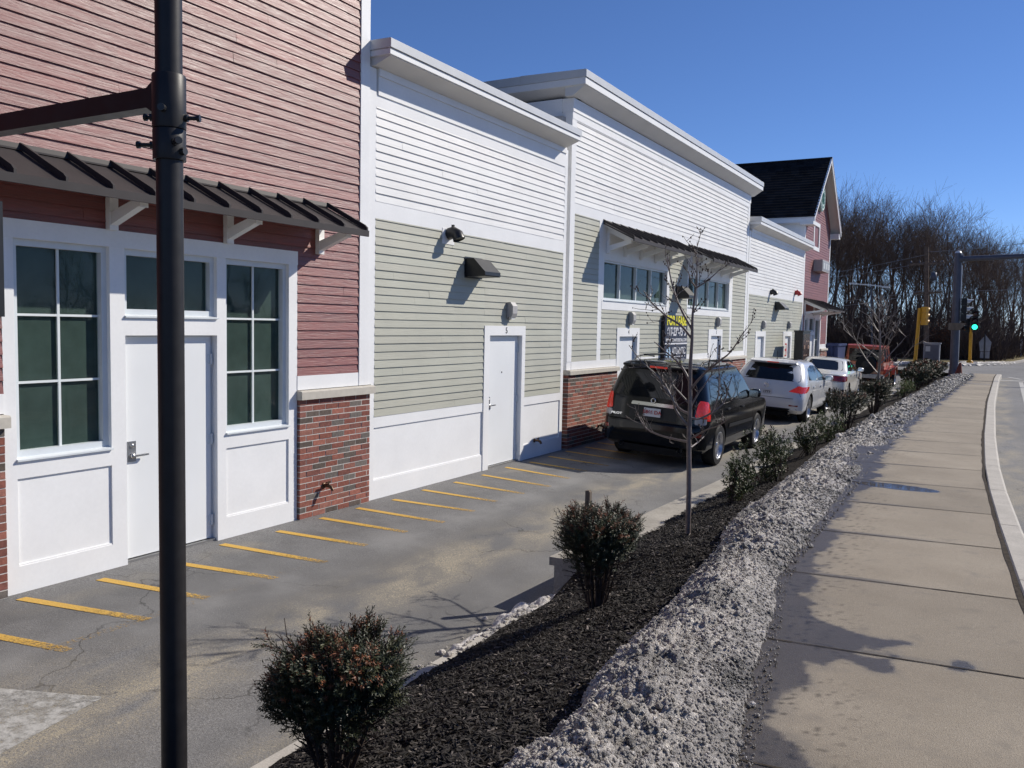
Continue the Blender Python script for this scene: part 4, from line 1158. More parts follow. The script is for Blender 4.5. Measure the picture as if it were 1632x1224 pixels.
put_text('web_address', 'WWW.ATLANTICRETAIL.COM', MT['sign_white'], tS, (xs_ + .003, ym, 1.965), .105, bold=.003, xscale=1.05)
put_text('company_name', 'ATLANTIC', MT['sign_white'], tS, (xs_ + .003, ym + .20, 1.70), .24, bold=.003, xscale=.88)
put_text('company_line', 'Retail Properties', MT['sign_white'], tS, (xs_ + .003, ym + .20, 1.475), .16, bold=.003, xscale=.88)
mb = MB(); mb.box(xs_, xs_ + .004, ya + .50, yb - .12, 1.565, 1.58); mb.build('rule', MT['sign_white'], tS)
mb = MB(); n = 24; v = [(xs_ + .003, ya + .26 + .17 * math.cos(2 * PI * k / n), 1.60 + .21 * math.sin(2 * PI * k / n)) for k in range(n)]
v2 = [(xs_ - .003, y, z) for _, y, z in v]
mb.add(v + v2, [tuple(range(n))] + [(k, k + n, (k + 1) % n + n, (k + 1) % n) for k in range(n)]); lg = mb.build('logo', MT['sign_blue'], tS, recalc=True)
mb = MB(); mb.prism([(ya + .14, 1.45), (ya + .26, 1.66), (ya + .32, 1.58), (ya + .40, 1.46), (ya + .27, 1.395)], 0, xs_ + .003, xs_ + .006); mb.build('logo_mark', MT['navy'], tS)

# ============ menu board by the wall
tS = thing('menu_board', 'tall dark order board standing on a post beside the last sage wall', 'sign', (-6.2, 32.3, .1))
mb = MB(); mb.box(-6.35, -6.05, 31.6, 32.9, .62, 2.2); mb.box(-6.37, -6.03, 31.57, 32.93, 2.2, 2.25); mb.build('cabinet', MT['black_metal'], tS)
mb = MB(); mb.box(-6.27, -6.13, 31.9, 32.6, .0, .62); mb.build('post', MT['black_metal'], tS)
MT['menu'] = M('menu_panel', (.05, .035, .03), .25, .5, nz=(5, .5))
mb = MB(); mb.box(-6.05, -6.042, 31.68, 32.82, .75, 2.12); mb.build('panel', MT['menu'], tS)
mb = MB()
for i in range(3):
    for j in range(5):
        if (i + j) % 4: mb.box(-6.042, -6.038, 31.75 + .36 * i, 31.75 + .36 * i + .26, .84 + .25 * j, .84 + .25 * j + (.14 if j % 2 else .05))
MT['menu2'] = M('menu_card', (.22, .14, .10), .4, .4, nz=(12, .4))
mb.build('menu_card', MT['menu2'], tS)
# ------------------------------------------------------------------ vehicles (local axes: x right, y forward, rear axle at origin)
MT['tyre'] = M('tyre_rubber', (.014, .014, .015), .75, .3, nz=(8, .25), bump=(60, .3, .004))
MT['rim'] = M('alloy_rim', (.62, .62, .63), .28, .5, .85, nz=(12, .05))
MT['car_glass'] = M('car_glass', (.010, .012, .014), .03, .5, nz=(1, .2))
MT['under'] = M('underbody', (.010, .010, .011), .8, .2, nz=(5, .3))
MT['trim_black'] = M('black_plastic', (.014, .014, .015), .5, .4, nz=(20, .15))
MT['chrome'] = M('chrome', (.72, .73, .74), .12, .5, 1.0, nz=(3, .03))
MT['lit_red'] = M('brake_lamp_lit', (.42, .010, .008), .15, .6, nz=(22, .55), coat=.6, emit=((1, .05, .02), .16))
MT['red_lens'] = M('red_lens', (.22, .008, .008), .15, .6, nz=(12, .3), coat=.6)
MT['clear_lens'] = M('clear_lens', (.42, .40, .40), .15, .6, nz=(10, .1), coat=.5)
MT['plate'] = M('number_plate', (.62, .62, .64), .45, .4, nz=(9, .04))
MT['plate_red'] = M('plate_lettering', (.38, .03, .03), .5, .4, nz=(9, .04))
MT['seam_dark'] = M('panel_gap', (.006, .006, .007), .7, .1, nz=(9, .1))

def outline(yr, yf, hw, rr, rf, n_r=5, n_c=7, n_s=22, n_f=5):
    rr = min(rr, hw * .95, (yf - yr) * .45); rf = min(rf, hw * .95, (yf - yr) * .45)
    P = []
    for i in range(n_r): P.append((-(hw - rr) + 2 * (hw - rr) * i / n_r, yr))
    for i in range(n_c): a = -PI / 2 + PI / 2 * i / n_c; P.append((hw - rr + rr * math.cos(a), yr + rr + rr * math.sin(a)))
    for i in range(n_s): P.append((hw, yr + rr + (yf - rf - yr - rr) * i / n_s))
    for i in range(n_c): a = PI / 2 * i / n_c; P.append((hw - rf + rf * math.cos(a), yf - rf + rf * math.sin(a)))
    for i in range(n_f): P.append((hw - rf - 2 * (hw - rf) * i / n_f, yf))
    for i in range(n_c): a = PI / 2 + PI / 2 * i / n_c; P.append((-(hw - rf) + rf * math.cos(a), yf - rf + rf * math.sin(a)))
    for i in range(n_s): P.append((-hw, yf - rf - (yf - rf - yr - rr) * i / n_s))
    for i in range(n_c): a = PI + PI / 2 * i / n_c; P.append((-(hw - rr) + rr * math.cos(a), yr + rr + rr * math.sin(a)))
    return P

def shell(SL, crown=.03):
    """SL: slices (z, yr, yf, halfwidth, corner radius rear, front)"""
    mb = MB(); rows = []
    fine = []
    for a, b in zip(SL, SL[1:]):
        k = max(1, int((b[0] - a[0]) / .07))
        for i in range(k): fine.append(tuple(a[j] + (b[j] - a[j]) * i / k for j in range(6)))
    fine.append(SL[-1])
    V = []
    for (z, yr, yf, hw, rr, rf) in fine:
        V += [(x, y, z) for x, y in outline(yr, yf, hw, rr, rf)]
    n = len(outline(-1, 1, 1, .2, .2)); m = len(fine)
    F = []
    for i in range(m - 1):
        for k in range(n): F.append((i * n + k, i * n + (k + 1) % n, (i + 1) * n + (k + 1) % n, (i + 1) * n + k))
    mb.add(V, F, smooth=True)
    mb.add(V[:n], [tuple(range(n))[::-1]]); mb.add(V[(m - 1) * n:], [tuple(range(n))], smooth=True)
    return mb

class Car:
    def __init__(s, name, label, cat, loc, yaw, roll, group=None):
        s.root = thing(name, label, cat, loc, group)
        s.root.rotation_euler = (0, roll, yaw)
        LOC[s.root.as_pointer()] = (0, 0, 0)
    def body(s, SL, paint, wheels, rw, track_w, sharp=32):
        mb = shell(SL)
        me = mb.mesh('body', mats=[paint], recalc=True)
        bm = bmesh.new(); bm.from_mesh(me); bmesh.ops.remove_doubles(bm, verts=bm.verts, dist=1e-4); bm.to_mesh(me)
        s.bvh = BVHTree.FromBMesh(bm); bm.free()
        tmp = bpy.data.objects.new('body_tmp', me); COL.objects.link(tmp)
        c = MB()
        for (x, y) in wheels:
            a = 1 if x > 0 else -1
            n = 36; A = []; B = []
            for k in range(n):
                t = 2 * PI * k / n
                A.append((a * 1.3, y + rw * 1.16 * math.cos(t), rw + rw * 1.16 * math.sin(t))); B.append((a * (abs(x) - .20), y + rw * 1.16 * math.cos(t), rw + rw * 1.16 * math.sin(t)))
            c.add(A + B, [tuple(range(n)), tuple(range(n, 2 * n))[::-1]] + [(k, n + k, n + (k + 1) % n, (k + 1) % n) for k in range(n)])
        cm = c.mesh('cut_tmp', recalc=True); co_ = bpy.data.objects.new('cut_tmp', cm); COL.objects.link(co_)
        md = tmp.modifiers.new('b', 'BOOLEAN'); md.operation = 'DIFFERENCE'; md.object = co_; md.solver = 'EXACT'
        bpy.context.view_layer.update()
        me2 = bpy.data.meshes.new_from_object(tmp.evaluated_get(bpy.context.evaluated_depsgraph_get()))
        bpy.data.objects.remove(tmp); bpy.data.objects.remove(co_); bpy.data.meshes.remove(me); bpy.data.meshes.remove(cm)
        me2.name = 'body'; me2.materials.clear(); me2.materials.append(paint); me2.materials.append(MT['under'])
        for p in me2.polygons:
            cx, cy, czz = p.center
            p.material_index = 0
            for (x, y) in wheels:
                rad = math.hypot(cy - y, czz - rw)
                if cx * x > 0 and rad < rw * 1.19 and abs(cx) < abs(x) + .13 and (abs(p.normal.x) < .5 and rad > rw * 1.0 or abs(cx) < abs(x) - .12): p.material_index = 1
            if czz < SL[0][0] + .01: p.material_index = 1
            p.use_smooth = True
        me2.set_sharp_from_angle(angle=R(sharp))
        o = bpy.data.objects.new('body', me2); COL.objects.link(o); o.parent = s.root
        LOC[o.as_pointer()] = (0, 0, 0)
        s.b = o
        # wheels
        for (x, y) in wheels:
            s.wheel(x, y, rw, track_w)
    def wheel(s, x, y, r, w, spokes=5, rim='rim'):
        a = 1 if x > 0 else -1
        xi = x - a * w / 2
        # outer face of the tyre at |x| + w/2
        t = MB(); ax = (a, 0, 0); q = w / 2
        t.lathe([(r * .66, -q), (r * .93, -q), (r, -q * .7), (r, q * .7), (r * .93, q * .98), (r * .70, q), (r * .66, q * .9), (r * .66, -q)], (x, y, r), ax, 40)
        W = t.build('wheel', MT['tyre'], s.root, sharp=40)
        m = MB()
        m.lathe([(r * .68, q * .95), (r * .64, q * .98), (r * .60, q * .8), (r * .58, q * .2), (r * .2, q * .1), (0, q * .1)], (x, y, r), ax, 36)
        m.lathe([(0, q * .72), (r * .13, q * .72), (r * .17, q * .5), (r * .17, 0)], (x, y, r), ax, 16)
        for k in range(spokes):
            t_ = 2 * PI * k / spokes + .3
            d = Vector((0, math.cos(t_), math.sin(t_))); e = Vector((0, -math.sin(t_), math.cos(t_)))
            c = Vector((x, y, r)) + Vector((a * q * .62, 0, 0))
            p0, p1 = c + d * r * .10, c + d * r * .645
            A = [p0 + e * r * .10, p0 - e * r * .10, p1 - e * r * .155, p1 + e * r * .155]
            B = [v - Vector((a * q * .35, 0, 0)) for v in A]
            m.add(A + B, [(0, 1, 2, 3), (7, 6, 5, 4)] + [(k2, (k2 + 1) % 4, (k2 + 1) % 4 + 4, k2 + 4) for k2 in range(4)])
        m.build('rim', MT[rim], W, recalc=True, sharp=35)
        dk = MB(); dk.lathe([(0, q * .14), (r * .57, q * .22)], (x, y, r), ax, 24); dk.build('brake_disc', MT['under'], W)
    def ray(s, o, d):
        h = s.bvh.ray_cast(Vector(o), Vector(d).normalized())
        return (h[0], h[1]) if h[0] is not None else (None, None)
    def panel(s, name, mat, poly, view, off=.005, par=None, rnd_=.04, rings=4, dens=.12, closed=True):
        """poly in 2-D projected on the shell along a view: 'R' right side (y,z), 'L', 'B' rear (x,z), 'F' front, 'T' top (x,y) or a (origin fn, direction)"""
        def src(u, v):
            if view == 'R': return (3, u, v), (-1, 0, 0)
            if view == 'L': return (-3, u, v), (1, 0, 0)
            if view == 'B': return (u, -6, v), (0, 1, 0)
            if view == 'F': return (u, 9, v), (0, -1, 0)
            if view == 'T': return (u, v, 5), (0, 0, -1)
        P = []
        n = len(poly)
        for i in range(n):
            a, b, c = (Vector(poly[(i - 1) % n]), Vector(poly[i]), Vector(poly[(i + 1) % n]))
            d1 = (a - b); d2 = (c - b); r = min(rnd_, d1.length * .4, d2.length * .4)
            p, q = b + d1.normalized() * r, b + d2.normalized() * r
            for t in (0, .33, .67, 1): P.append(p * (1 - t) ** 2 + b * 2 * t * (1 - t) + q * t * t)
        Q = []
        for a, b in zip(P, P[1:] + P[:1]):
            k = max(1, int((b - a).length / dens))
            for i in range(k): Q.append(a + (b - a) * i / k)
        ctr = sum(Q, Vector((0, 0))) / len(Q); m = len(Q)
        V = []; lastn = None; ok = True
        def proj(p, o):
            O, D = src(p.x, p.y); h, nn = s.ray(O, D)
            if h is None: return None
            if nn.dot(Vector(D)) > 0: nn = -nn
            return h - Vector(D) * o
        for k in range(rings):
            f = 1 - k / rings
            for p in Q:
                h = proj(ctr + (p - ctr) * f, off)
                if h is None:
                    h = V[-1] if V else Vector((0, 0, 0))
                V.append(h)
        V.append(proj(ctr, off) or V[-1])
        F = []
        for k in range(rings - 1):
            for i in range(m): F.append((k * m + i, k * m + (i + 1) % m, (k + 1) * m + (i + 1) % m, (k + 1) * m + i))
        for i in range(m): F.append(((rings - 1) * m + i, (rings - 1) * m + (i + 1) % m, rings * m))
        mb = MB(); mb.add(V, F, smooth=True)
        D = Vector(src(0, 0)[1])
        sk = [v + D * (off + .012) for v in V[:m]]
        mb.add(V[:m] + sk, [(i, (i + 1) % m, m + (i + 1) % m, m + i) for i in range(m)])
        return mb.build(name, mat, par or s.root, recalc=True)
    def strip(s, name, mat, pts, view, w=.008, off=.004, par=None):
        """thin line following the shell"""
        mb = MB(); L = []
        for (u0, v0), (u1, v1) in zip(pts, pts[1:]):
            k = max(2, int(math.hypot(u1 - u0, v1 - v0) / .06))
            for i in range(k): L.append((u0 + (u1 - u0) * i / k, v0 + (v1 - v0) * i / k))
        L.append(pts[-1])
        A = []
        for i, (u, v) in enumerate(L):
            a = L[max(0, i - 1)]; b = L[min(len(L) - 1, i + 1)]
            d = Vector((b[0] - a[0], b[1] - a[1])).normalized(); e = Vector((-d.y, d.x)) * w / 2
            for sg in (1, -1):
                uu, vv = u + e.x * sg, v + e.y * sg
                O, D = {'R': ((3, uu, vv), (-1, 0, 0)), 'L': ((-3, uu, vv), (1, 0, 0)), 'B': ((uu, -6, vv), (0, 1, 0)), 'T': ((uu, vv, 5), (0, 0, -1))}[view]
                h, _ = s.ray(O, D)
                A.append((h if h is not None else Vector(A[-2] if len(A) > 1 else (0, 0, 0))) - Vector(D) * off)
        mb.add(A, [(2 * i, 2 * i + 1, 2 * i + 3, 2 * i + 2) for i in range(len(L) - 1)])
        return mb.build(name, mat, par or s.root)
    def mirror(s, y, z, x, paint, w=.22, h=.15):
        for a in (1, -1):
            m = MB(); c = Vector((a * (x + .13), y, z))
            prof = [(.0, -.085), (.6, -.08), (.95, -.03), (1, .02), (.8, .075), (.35, .10), (0, .105)]
            n = 14; V = []
            for r_, h_ in prof:
                for k in range(n):
                    t = 2 * PI * k / n
                    ct, st_ = math.cos(t), math.sin(t)
                    e = .6
                    V.append((c.x + w / 2 * r_ * math.copysign(abs(ct) ** e, ct), c.y + h_, c.z + h / 2 * r_ * math.copysign(abs(st_) ** e, st_)))
            F = [(i * n + k, i * n + (k + 1) % n, (i + 1) * n + (k + 1) % n, (i + 1) * n + k) for i in range(len(prof) - 1) for k in range(n)]
            m.add(V, F, smooth=True)
            m.bar((a * (x - .05), y + .03, z - .05), (a * (x + .06), y + .01, z - .02), .05, .05)
            mm = m.build('mirror', paint, s.root, recalc=True)
            g = MB(); g.box(c.x - w * .36, c.x + w * .36, y - .095, y - .087, z - h * .34, z + h * .34); g.build('mirror_glass', MT['chrome'], mm)
    def handle(s, y, z, view='R', mat=None):
        sg = 1 if view == 'R' else -1
        h, n = s.ray((3 * sg, y, z), (-sg, 0, 0))
        m = MB(); m.obox(h + Vector((sg * .018, 0, 0)), (.012, 0, 0), (0, .085, 0), (0, 0, .014)); m.obox(h + Vector((sg * .008, .07, 0)), (.014, 0, 0), (0, .014, 0), (0, 0, .013)); m.obox(h + Vector((sg * .008, -.07, 0)), (.014, 0, 0), (0, .014, 0), (0, 0, .013))
        return m.build('door_handle', mat or MT['trim_black'], s.root)
    def badge(s, name, text, mat, u, v, size, bold=.002, xs=1.2):
        h, n = s.ray((u, -6, v), (0, 1, 0))
        return put_text(name, text, mat, s.root, (h.x, h.y - .006, h.z), size, face='y', bold=bold, xscale=xs, depth=.003)

# ---- black SUV
P_black = M('black_car_paint', (.007, .008, .010), .10, .42, nz=(2, .2))
c = Car('parked_suv', 'black SUV with lit brake lights waiting nearest in the driveway line', 'SUV', (-5.17, 14.95, -.11), 0, .055, 'cars waiting in the drive-through lane')
SUV = [(.30, -.86, 3.60, .90, .2, .3), (.38, -1.0, 3.75, .955, .22, .4), (.58, -1.05, 3.80, .965, .30, .45), (.74, -1.045, 3.80, .97, .30, .45), (.79, -.995, 3.79, .97, .26, .42), (.96, -.975, 3.74, .965, .23, .4), (1.03, -.965, 3.62, .955, .22, .4),
       (1.09, -.955, 3.1, .945, .21, .5), (1.14, -.945, 2.72, .935, .2, .5), (1.20, -.93, 2.58, .925, .2, .45), (1.52, -.83, 2.08, .83, .2, .3), (1.70, -.77, 1.80, .765, .2, .3), (1.76, -.75, 1.66, .765, .18, .3), (1.80, -.70, 1.5, .70, .2, .3), (1.825, -.5, 1.3, .56, .2, .3), (1.84, -.2, 1.0, .3, .15, .2)]
c.root.scale = (.97, .97, .97)
c.body(SUV, P_black, [(.85, 0), (-.85, 0), (.85, 2.775), (-.85, 2.775)], .375, .24)
for v in 'RL':
    c.panel('rear_side_window', MT['car_glass'], [(-.60, 1.24), (.16, 1.24), (.10, 1.62), (-.50, 1.62)], v)
    c.panel('side_window', MT['car_glass'], [(.26, 1.22), (1.10, 1.20), (1.10, 1.63), (.20, 1.63)], v)
    c.panel('side_window', MT['car_glass'], [(1.18, 1.20), (2.22, 1.16), (1.70, 1.60), (1.18, 1.62)], v)
    c.strip('door_gap', MT['seam_dark'], [(1.14, 1.68), (1.14, .5)], v); c.strip('door_gap', MT['seam_dark'], [(2.25, 1.12), (2.28, .95), (2.24, .5), (.42, .48)], v); c.strip('door_gap', MT['seam_dark'], [(.18, 1.65), (.20, 1.15), (.33, .85)], v)
    c.strip('side_moulding', MT['trim_black'], [(.52, .70), (2.25, .68)], v, .07, .014)
    c.handle(.42, 1.02, v); c.handle(1.42, 1.0, v)
    c.panel('tail_lamp', MT['lit_red'], [(-.955, .90), (-.70, .88), (-.74, 1.20), (-.90, 1.24)], v, rnd_=.03, dens=.05)
    h = MB()
for a in (1, -1):
    tl = c.panel('tail_lamp', MT['lit_red'], [(a * .77, .95), (a * .945, .95), (a * .93, 1.22), (a * .80, 1.22)], 'B', .012, rnd_=.03, dens=.05)
    c.panel('lamp_lens', MT['clear_lens'], [(a * .78, .82), (a * .945, .82), (a * .945, .93), (a * .77, .93)], 'B', .014, par=tl, rnd_=.02, dens=.05)
    c.panel('reflector', MT['red_lens'], [(a * .80, .60), (a * .90, .60), (a * .90, .66), (a * .80, .66)], 'B', .008, rnd_=.01)
    m = MB(); m.tube([(a * .62, .55, 1.855), (a * .64, .0, 1.895), (a * .66, 1.2, 1.885), (a * .66, 1.5, 1.83)], .018, 8); m.tube([(a * .62, -.45, 1.80), (a * .63, -.3, 1.875), (a * .64, .0, 1.895)], .018, 8)
    m.build('roof_rail', MT['trim_black'], c.root)
c.panel('rear_window', MT['car_glass'], [(-.76, 1.20), (.76, 1.20), (.66, 1.62), (-.66, 1.62)], 'B', .006, rnd_=.07)
c.panel('windscreen', MT['car_glass'], [(-.80, 1.24), (.80, 1.24), (.68, 1.66), (-.68, 1.66)], 'F')
m = MB(); m.prism([(-.70, 1.79), (-.86, 1.765), (-.87, 1.735), (-.70, 1.70)], 0, -.68, .68); m.build('spoiler', P_black, c.root, recalc=True)
m = MB(); m.box(-.16, .16, -.885, -.862, 1.725, 1.76); m.build('brake_light', MT['lit_red'], c.root)
c.panel('chrome_bar', MT['chrome'], [(-.42, 1.055), (.42, 1.055), (.40, 1.115), (-.40, 1.115)], 'B', .028, rnd_=.02)
c.panel('plate_recess', MT['trim_black'], [(-.44, .82), (.44, .82), (.44, 1.05), (-.44, 1.05)], 'B', .003, rnd_=.03)
m = MB(); m.box(-.155, .155, -1.022, -1.010, .87, 1.02); q = m.build('number_plate', MT['plate'], c.root)
put_text('plate_number', '5866 DA', MT['plate_red'], q, (0, -1.025, .945), .088, face='y', bold=.002, xscale=1.05)
c.badge('badge', 'PILOT', MT['chrome'], -.68, .86, .052, xs=1.5)
m = MB(); m.lathe([(.045, 0), (.045, .008), (.032, .008), (.032, 0)], (0, -1.0, 1.155), (0, -1, 0), 20); m.build('emblem', MT['chrome'], c.root)
c.strip('bumper_gap', MT['seam_dark'], [(-.90, .775), (.90, .775)], 'B', .014); c.strip('tailgate_gap', MT['seam_dark'], [(-.78, 1.2), (-.80, .80)], 'B', .008); c.strip('tailgate_gap', MT['seam_dark'], [(.78, 1.2), (.80, .80)], 'B', .008)
m = MB(); m.tube([(.55, -.7, .33), (.55, -1.02, .33)], .04, 14, cap=False); m.tube([(-.55, -.7, .33), (-.55, -1.02, .33)], .04, 14, cap=False); m.build('exhaust', MT['steel'], c.root)
m = MB(); m.tube([(0, -.86, 1.24), (.18, -.87, 1.30), (.30, -.85, 1.36)], .009, 6); m.build('wiper', MT['trim_black'], c.root)
c.mirror(2.02, 1.22, .905, P_black, .24, .19)
m = MB(); m.box(-.6, .6, -.99, 3.4, .22, .34); m.build('underbody', MT['under'], c.root)

# ---- white crossover
P_white = M('pearl_white_paint', (.66, .67, .69), .3, .5, nz=(2, .04), coat=1, coatr=.04)
c = Car('parked_crossover', 'silvery white crossover with dark rear window and lit brake lights behind the black SUV', 'car', (-5.22, 23.5, -.11), 0, .055, 'cars waiting in the drive-through lane')
VZ = [(.26, -.80, 3.55, .86, .2, .3), (.36, -.97, 3.70, .925, .24, .4), (.56, -1.02, 3.77, .945, .28, .5), (.70, -1.01, 3.77, .95, .30, .5), (.80, -.975, 3.74, .95, .32, .5), (.92, -.93, 3.55, .947, .34, .5), (.98, -.905, 3.1, .935, .34, .6), (1.03, -.88, 2.7, .92, .33, .6), (1.10, -.83, 2.45, .90, .32, .5),
      (1.30, -.62, 1.95, .825, .30, .4), (1.46, -.42, 1.55, .75, .28, .4), (1.53, -.35, 1.35, .70, .26, .35), (1.57, -.30, 1.15, .62, .25, .3), (1.595, -.1, .95, .48, .22, .3), (1.61, .2, .7, .22, .1, .15)]
c.body(VZ, P_white, [(.81, 0), (-.81, 0), (.81, 2.775), (-.81, 2.775)], .36, .235)
for v in 'RL':
    c.panel('side_window', MT['car_glass'], [(-.18, 1.12), (1.02, 1.06), (1.02, 1.46), (.55, 1.48), (.05, 1.40)], v, rnd_=.06)
    c.panel('side_window', MT['car_glass'], [(1.09, 1.06), (2.25, 1.02), (1.62, 1.40), (1.09, 1.46)], v)
    c.strip('door_gap', MT['seam_dark'], [(1.055, 1.5), (1.06, .38)], v, .007); c.strip('door_gap', MT['seam_dark'], [(2.28, 1.0), (2.25, .36), (.42, .36)], v, .007); c.strip('door_gap', MT['seam_dark'], [(-.15, 1.1), (.05, .85), (.32, .72)], v, .007)
    c.handle(.30, .93, v, P_white); c.handle(1.32, .91, v, P_white)
    c.panel('tail_lamp', MT['lit_red'], [(-.80, .80), (-.42, .86), (-.30, .96), (-.62, .97), (-.85, .96)], v, rnd_=.03, dens=.05)
for a in (1, -1):
    c.panel('tail_lamp', MT['lit_red'], [(a * .56, .835), (a * .90, .80), (a * .90, .955), (a * .78, .99)], 'B', .01, rnd_=.02, dens=.05)
    c.panel('reflector', MT['red_lens'], [(a * .60, .46), (a * .82, .46), (a * .82, .50), (a * .60, .50)], 'B', .006, rnd_=.01)
c.panel('rear_window', MT['car_glass'], [(-.80, 1.09), (.80, 1.09), (.78, 1.2), (.66, 1.49), (-.66, 1.49), (-.78, 1.2)], 'B', .006, rnd_=.06)
c.panel('windscreen', MT['car_glass'], [(-.76, 1.14), (.76, 1.14), (.62, 1.46), (-.62, 1.46)], 'F')
c.panel('roof_glass', MT['car_glass'], [(-.45, .12), (.45, .12), (.45, .85), (-.45, .85)], 'T', .004)
m = MB(); m.prism([(-.30, 1.585), (-.50, 1.545), (-.50, 1.52), (-.34, 1.50)], 0, -.60, .60); m.build('spoiler', P_white, c.root, recalc=True)
m = MB(); m.box(-.15, .15, -.512, -.49, 1.518, 1.545); m.build('brake_light', MT['lit_red'], c.root)
m = MB(); m.box(-.155, .155, -1.004, -.99, .70, .85); q = m.build('number_plate', MT['plate'], c.root)
put_text('plate_number', '1777', MT['seam_dark'], q, (.02, -1.006, .775), .085, face='y', bold=.002, xscale=1.1)
MT['under2'] = MT['trim_black']
c.panel('lower_bumper', MT['trim_black'], [(-.78, .29), (.78, .29), (.80, .40), (-.80, .40)], 'B', .004, rnd_=.03)
m = MB(); m.lathe([(.065, 0), (.065, .01), (.05, .01), (.05, 0)], (0, -.985, .96), (0, -1, .15), 22); m.bar((-.055, -.99, .975), (.055, -.99, .975), .012); m.build('emblem', MT['chrome'], c.root)
c.strip('tailgate_gap', MT['seam_dark'], [(-.70, .66), (.70, .66)], 'B', .010); c.strip('tailgate_gap', MT['seam_dark'], [(.74, 1.0), (.86, .72)], 'B', .007); c.strip('tailgate_gap', MT['seam_dark'], [(-.74, 1.0), (-.86, .72)], 'B', .007)
m = MB(); m.tube([(.56, -.7, .27), (.56, -.99, .27)], .045, 14, cap=False); m.tube([(-.56, -.7, .27), (-.56, -.99, .27)], .045, 14, cap=False); m.build('exhaust', MT['steel'], c.root)
m = MB(); m.tube([(0, -.05, 1.58), (-.0, -.12, 1.82)], [.012, .006], 6); m.build('antenna', MT['trim_black'], c.root)
c.mirror(2.02, 1.10, .90, P_white, .22, .16)
m = MB(); m.box(-.6, .6, -.85, 3.4, .18, .30); m.build('underbody', MT['under'], c.root)

# ---- white sedan
P_white2 = M('cream_white_paint', (.70, .69, .64), .3, .5, nz=(2, .04), coat=1, coatr=.04)
c = Car('parked_sedan', 'cream white sedan with unlit tail lights ahead of the white crossover', 'car', (-5.24, 30.75, -.10), 0, .055, 'cars waiting in the drive-through lane')
SD = [(.22, -.80, 3.25, .80, .2, .3), (.31, -1.0, 3.40, .865, .22, .4), (.50, -1.04, 3.46, .885, .26, .45), (.66, -1.035, 3.46, .89, .28, .45), (.80, -1.01, 3.40, .887, .30, .45), (.90, -.985, 3.2, .88, .32, .45), (.955, -.95, 2.7, .868, .34, .5), (.985, -.86, 2.35, .855, .34, .5), (1.01, -.66, 2.26, .84, .34, .4), (1.05, -.50, 2.18, .82, .32, .4),
      (1.25, -.10, 1.78, .735, .28, .35), (1.37, .14, 1.45, .67, .25, .3), (1.415, .25, 1.3, .62, .24, .3), (1.44, .42, 1.12, .5, .22, .28), (1.455, .65, .9, .25, .1, .12)]
c.body(SD, P_white2, [(.76, 0), (-.76, 0), (.76, 2.58), (-.76, 2.58)], .32, .21)
for v in 'RL':
    c.panel('side_window', MT['car_glass'], [(-.08, 1.06), (.90, 1.03), (.90, 1.36), (.50, 1.37), (.22, 1.31)], v, rnd_=.05)
    c.panel('side_window', MT['car_glass'], [(.96, 1.03), (2.02, 1.0), (1.45, 1.32), (.96, 1.36)], v)
    c.strip('door_gap', MT['seam_dark'], [(.93, 1.4), (.93, .33)], v, .007); c.strip('door_gap', MT['seam_dark'], [(2.06, .98), (2.0, .33), (.40, .33)], v, .007)
    c.handle(.22, .92, v, P_white2); c.handle(1.15, .90, v, P_white2)
    c.panel('tail_lamp', MT['red_lens'], [(-.90, .74), (-.55, .76), (-.58, .92), (-.86, .93)], v, rnd_=.04, dens=.05)
for a in (1, -1):
    c.panel('tail_lamp', MT['red_lens'], [(a * .42, .75), (a * .86, .73), (a * .85, .93), (a * .44, .92)], 'B', .01, rnd_=.04, dens=.05)
c.panel('rear_window', MT['car_glass'], [(-.70, 1.08), (.70, 1.08), (.58, 1.37), (-.58, 1.37)], 'B', .006, rnd_=.05)
c.panel('windscreen', MT['car_glass'], [(-.72, 1.08), (.72, 1.08), (.58, 1.36), (-.58, 1.36)], 'F')
m = MB(); m.box(-.155, .155, -1.065, -1.04, .56, .71); q = m.build('number_plate', MT['plate'], c.root)
c.strip('boot_gap', MT['seam_dark'], [(-.86, .72), (.86, .72)], 'B', .009)
m = MB(); m.tube([(0, .5, 1.43), (0, .36, 1.62)], [.010, .005], 6); m.build('antenna', MT['trim_black'], c.root)
c.mirror(1.78, 1.06, .84, P_white2, .21, .15)
m = MB(); m.box(-.55, .55, -.85, 3.1, .16, .28); m.build('underbody', MT['under'], c.root)

# ---- orange-red off-roader: boxy tub, hardtop, separate flares, spare wheel
P_org = M('orange_red_paint', (.50, .095, .025), .32, .5, nz=(2, .08), coat=.8, coatr=.05)
j = Car('off_road_car', 'orange red boxy off-roader with dark rear window at the head of the line', 'off-roader', (-4.72, 37.7, -.08), 0, .04, 'cars waiting in the drive-through lane')
rt_ = j.root
m = MB()
m.prism([(-.74, .48), (-.36, .48), (-.40, .80), (.36, .80), (.42, .48), (1.85, .48), (1.95, .8), (2.55, .82), (3.0, .84), (3.0, 1.10), (1.72, 1.16), (1.72, 1.13), (-.74, 1.13)], 0, -.73, .73)
bo = m.build('body', P_org, rt_, recalc=True)
m = MB(); m.prism([(1.75, 1.10), (3.0, 1.06), (3.02, 1.12), (2.9, 1.17), (1.75, 1.21)], 0, -.62, .62); m.build('hood', P_org, rt_, recalc=True)
m = MB()
